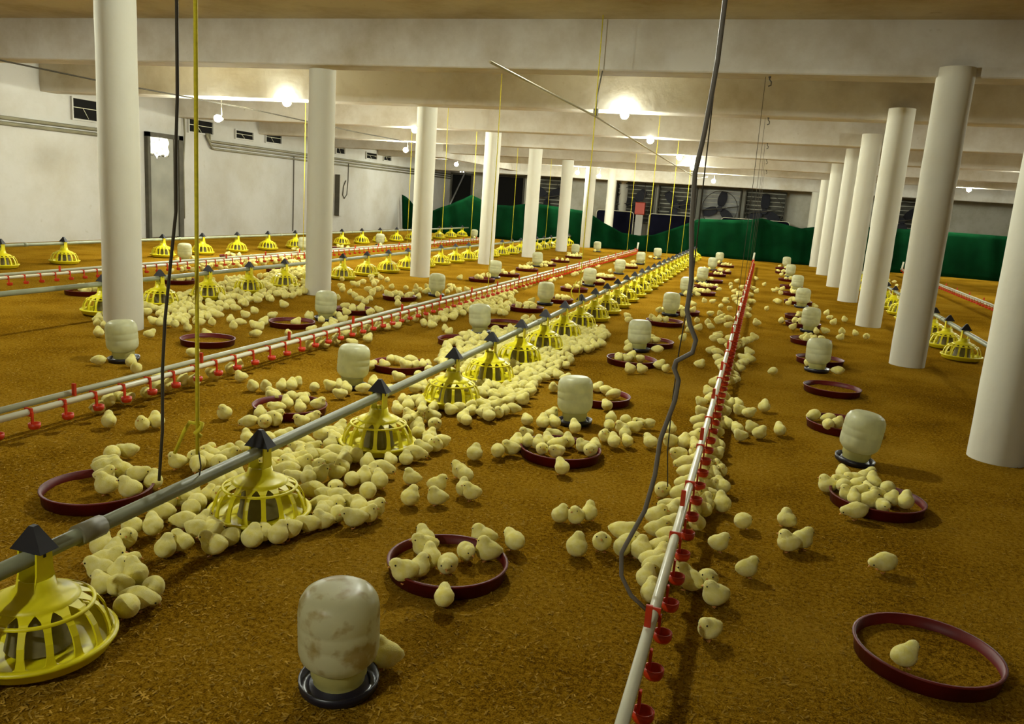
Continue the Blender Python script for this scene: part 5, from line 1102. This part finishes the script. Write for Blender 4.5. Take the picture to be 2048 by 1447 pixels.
DC = [(-1.704, 1.535), (-1.712, 1.376), (-1.714, 1.198), (-1.736, 1.044), (-1.762, .853), (-1.775, .689), (-1.779, .489), (-1.796, .314)]
rope([(-1.69, 2.1, ZC), (-1.70, 2.1, 2.2)] + [(x, 2.1, z) for x, z in DC], .0050, 'cord', 'dark cable hanging left of the thick yellow rope beside the nearest pillar', 'hanging_cable', n=8)
rope([(-.22, 3.3, ZC), (-.246, 3.3, 1.79), (-.245, 3.3, 1.034), (-.266, 3.3, .748), (-.27, 3.3, .539), (-.267, 3.3, .326), (-.25, 3.3, .17)], .0028, 'cord', 'thin dark cord beside the kinked grey cable', 'suspension_wire')
for k, y in enumerate((8.6, 11.66, 15.06, 18.1, 21.5)):
    zt = beam_z(y)
    rope([(-.168, y, zt), (-.16, y, 1.5), (-.168, y, .17)], .0030, 'cord', 'thin dark cord over the right-hand drinker pipe, ' + ORD[k] + ' from the front', 'suspension_wire', 'dark cords over the right-hand drinker pipe')
    e = empty('beam_hook', (-.13, y-.02, zt))
    MB().tube([(0, 0, 0), (0, 0, -.03), (.02, 0, -.05), (.02, 0, -.08), (-.005, 0, -.09)], .007, 6).build('hook', 'cord', e)
    MB().tube([(-.012, 0, 0), (.012, 0, 0)], .014, 8).build('eye', 'cord', e)
    tag(e, 'dark hook under the ' + ORD[k] + ' beam above the right-hand drinker pipe', 'hook', 'dark hooks under the beams')

# ------------------------------------------------------------------ chicks
def sd_ell(p, c, r):
    q = (p-c)/r
    k0 = np.linalg.norm(q, axis=1)
    return (k0-1)*min(r)
def smin(a, b2, k):
    h = np.clip(.5+.5*(b2-a)/k, 0, 1)
    return b2*(1-h)+a*h-k*h*(1-h)
def chick_shape(head, hr, body, br, tail, nu, nv, seed, neck=None):
    """one continuous body: breast, head, rump, wing bulges blended together; returns verts, faces"""
    org = np.array([.010, 0, .046])*.85 + np.array(head)*.15
    us = np.linspace(0, 2*PI, nu, endpoint=False); vs_ = np.linspace(0, PI, nv+1)[1:-1]
    dirs = [(0, 0, 1.)]
    for v in vs_:
        for u in us:
            dirs.append((math.sin(v)*math.cos(u), math.sin(v)*math.sin(u), math.cos(v)))
    dirs.append((0, 0, -1.))
    D = np.array(dirs)
    def sdf(P):
        d = sd_ell(P, np.array(body), np.array(br))
        d = smin(d, sd_ell(P, np.array([body[0]+.012, 0, body[2]-.004]), np.array([.028, .029, .028])), .012)
        d = smin(d, sd_ell(P, np.array(tail), np.array([.014, .012, .011])), .016)
        for sy in (-1, 1):
            d = smin(d, sd_ell(P, np.array([body[0]-.004, sy*.0245, body[2]+.005]), np.array([.022, .008, .014])), .006)
        if neck is not None:
            d = smin(d, sd_ell(P, np.array(neck), np.array([.016, .016, .018])), .012)
        d = smin(d, sd_ell(P, np.array(head), np.array([hr*1.04, hr*.95, hr*.95])), .011)
        return d
    tmax = np.zeros(len(D))
    for t in np.linspace(.002, .10, 140):
        ins = sdf(org+D*t) < 0
        tmax[ins] = t
    P = org + D*tmax[:, None]
    rng = np.random.RandomState(seed)
    P += D*rng.uniform(-.0008, .0010, (len(D), 1))
    P[:, 2] = np.maximum(P[:, 2], .004)
    fs = []
    for k in range(nu):
        fs.append((0, 1+k, 1+(k+1) % nu))
    nr = len(vs_)
    for r in range(nr-1):
        for k in range(nu):
            a = 1+r*nu+k; b2 = 1+r*nu+(k+1) % nu
            fs.append((a, a+nu, b2+nu, b2))
    last = len(D)-1; o = 1+(nr-1)*nu
    for k in range(nu):
        fs.append((o+k, last, o+(k+1) % nu))
    return [tuple(p) for p in P], fs
#        head centre, head radius, body centre, body radii, tail, neck, beak pitch, head yaw
POSES = [((.026, 0, .071), .0205, (0, 0, .042), (.040, .034, .034), (-.035, 0, .048), (.018, 0, .060), -.15, 0.),
         ((.033, .004, .066), .0205, (0, 0, .041), (.041, .034, .033), (-.036, 0, .046), (.023, .002, .057), -.25, .25),
         ((.049, -.003, .036), .0195, (0, 0, .043), (.041, .034, .034), (-.034, 0, .054), (.034, -.001, .044), -.9, -.1),
         ((.020, -.008, .066), .0205, (0, 0, .038), (.042, .037, .033), (-.036, 0, .040), (.014, -.004, .054), -.2, -.6),
         ((.040, .006, .058), .0205, (0, 0, .041), (.041, .034, .033), (-.035, 0, .046), (.027, .003, .050), -.45, .3)]
HI = []; LO = []; BEAK = []; EYES = []
for i, (hd, hr, bo, br, tl, nk, bpz, hy) in enumerate(POSES):
    v, f = chick_shape(hd, hr, bo, br, tl, 22, 16, i, nk)
    HI.append(MB().add(v, f, True).mesh('chick', 'down'))
    LO.append(chick_shape(hd, hr, bo, br, tl, 12, 9, i, nk))
    d = Vector((math.cos(bpz)*math.cos(hy), math.cos(bpz)*math.sin(hy), math.sin(bpz)))
    h = Vector(hd)
    BEAK.append(MB().tube([h+d*(hr*.82), h+d*(hr*1.10), h+d*(hr*1.48)], [.0050, .0036, .0005], 7).mesh('beak', 'beak'))
    ev = []
    sid = d.cross(Vector((0, 0, 1))).normalized(); up = sid.cross(d)
    for sg in (-1, 1):
        c = h + d*(hr*.42) + sid*(sg*hr*.82) + up*(hr*.22)
        em = MB(); r = .0030
        prof = [(r*math.sin(a), r*math.cos(a)) for a in np.linspace(.02, PI-.02, 6)]
        em.lathe([(a, z) for a, z in prof], 8)
        em.v = [(x+c.x, y+c.y, z+c.z) for x, y, z in em.v]
        ev.append(em.mesh('eye', 'eye'))
    EYES.append(ev)
LEGS = []
for sg in (-1, 1):
    lm = MB().tube([(.002, sg*.013, .020), (.004, sg*.014, .004)], .0022, 6)
    for a in (-.5, 0, .5):
        lm.tube([(.004, sg*.014, .003), (.004+.014*math.cos(a), sg*.014+.014*math.sin(a), .0018)], .0014, 5)
    LEGS.append(lm.mesh('leg', 'leg'))

TNAME = {(-.910, 2.490): 'in the large front feed tray', (.660, 4.000): 'in the tray at the right edge', (-.870, 3.990): 'at the tray before the centre jar',
         (-2.490, 4.000): 'in the tray left of the feed pipe', (-2.440, 2.500): 'in the tray at the left edge', (.630, 2.560): 'in the tray at the lower right'}
def place(x, y):
    for (a, b2), t in TNAME.items():
        if math.hypot(x-a, y-b2) < .27: return t
    for (a, b2) in JARS[:6]:
        if math.hypot(x-a, y-b2) < .24:
            return {0: 'beside the large front jar'}.get(JARS.index((a, b2)), 'at the jar ' + {True: 'right of', False: 'left of'}[a > -1.74] + ' the feed pipe')
    best = min(range(len(F1)), key=lambda i: abs(F1[i]-y))
    if abs(x+1.74) < .62 and abs(F1[best]-y) < .56 and best < 5:
        return 'crowding ' + ('right of' if x > -1.74 else 'left of') + ' the ' + ORD[best] + ' feeder pan'
    if abs(x+.168) < .42:
        b3 = int((y-1.6)/.55)
        return ('left of' if x < -.168 else 'right of') + ' the right drinker pipe' + [', nearest stretch', ', second stretch', ', third stretch', ', fourth stretch', ', fifth stretch', ', sixth stretch', ', far stretch', ', far stretch'][max(0, min(7, b3))]
    if abs(x+3.25) < .45:
        return 'along the left drinker pipe' + (' near the left edge' if y < 3.6 else '')
    if x > .3: return 'on open litter at the right'
    if x > -1.6: return 'on open litter beyond the front tray' if y < 4.2 else 'on open litter beyond the nearest centre jar'
    return 'on open litter left of the feed pipe'

groups = {}
NEAR = CHICKS[:300]
for i, (x, y, h) in enumerate(NEAR):
    groups.setdefault(place(x, y), []).append(i)
labels = {}
ROWS = ['nearest row', 'second row', 'third row', 'fourth row', 'fifth row', 'sixth row', 'seventh row', 'eighth row', 'farthest row']
for where, ids in groups.items():
    ids.sort(key=lambda i: NEAR[i][1])
    rows = [ids] if len(ids) <= 10 else [ids[k:k+8] for k in range(0, len(ids), 8)]
    for r, row in enumerate(rows):
        row.sort(key=lambda i: NEAR[i][0]/NEAR[i][1])
        for k, i in enumerate(row):
            if len(ids) == 1: labels[i] = ('pale yellow chick ' + where, None)
            elif len(rows) == 1: labels[i] = (ORD[k] + ' chick from the left ' + where, 'chicks ' + where)
            else: labels[i] = (ORD[k] + ' chick from the left, ' + ROWS[min(r, 8)] + ', ' + where, 'chicks ' + where)
rr = random.Random(5)
def in_tray(x, y):
    return any(math.hypot(x-a, y-b2) < .19 for a, b2 in TRAYS)
for i, (x, y, h) in enumerate(NEAR):
    ps = rr.choice((0, 1, 1, 2, 3, 3, 3, 4, 4))
    if any(math.hypot(x+1.74, y-b2) < .34 for b2 in F1[:6]): ps = rr.choice((2, 2, 3, 4))
    z = .022 if in_tray(x, y) else .003
    o = put('chick', HI[ps], None, (x, y, z), h)
    s = rr.uniform(.92, 1.10); o.scale = (s, s, s*rr.uniform(.95, 1.06))
    o.rotation_euler = (rr.uniform(-.08, .08), rr.uniform(-.10, .10), h)
    put('beak', BEAK[ps], o)
    put('eye', EYES[ps][0], o); put('eye', EYES[ps][1], o)
    if i < 170:
        put('leg', LEGS[0], o); put('leg', LEGS[1], o)
    tag(o, labels[i][0], 'chick', labels[i][1])
sf = MB()
for (x, y, h) in CHICKS[300:]:
    v, f = LO[rr.randrange(len(LO))]
    s = rr.uniform(.92, 1.10); ch, sh = math.cos(h)*s, math.sin(h)*s
    z = .022 if in_tray(x, y) else .003
    sf.add([(x+a*ch-b2*sh, y+a*sh+b2*ch, z+c*s) for a, b2, c in v], f, True)
tag(sf.build('distant_chicks', 'down'), 'hundreds of pale yellow chicks crowding the middle and far litter', 'chicks', kind='stuff')
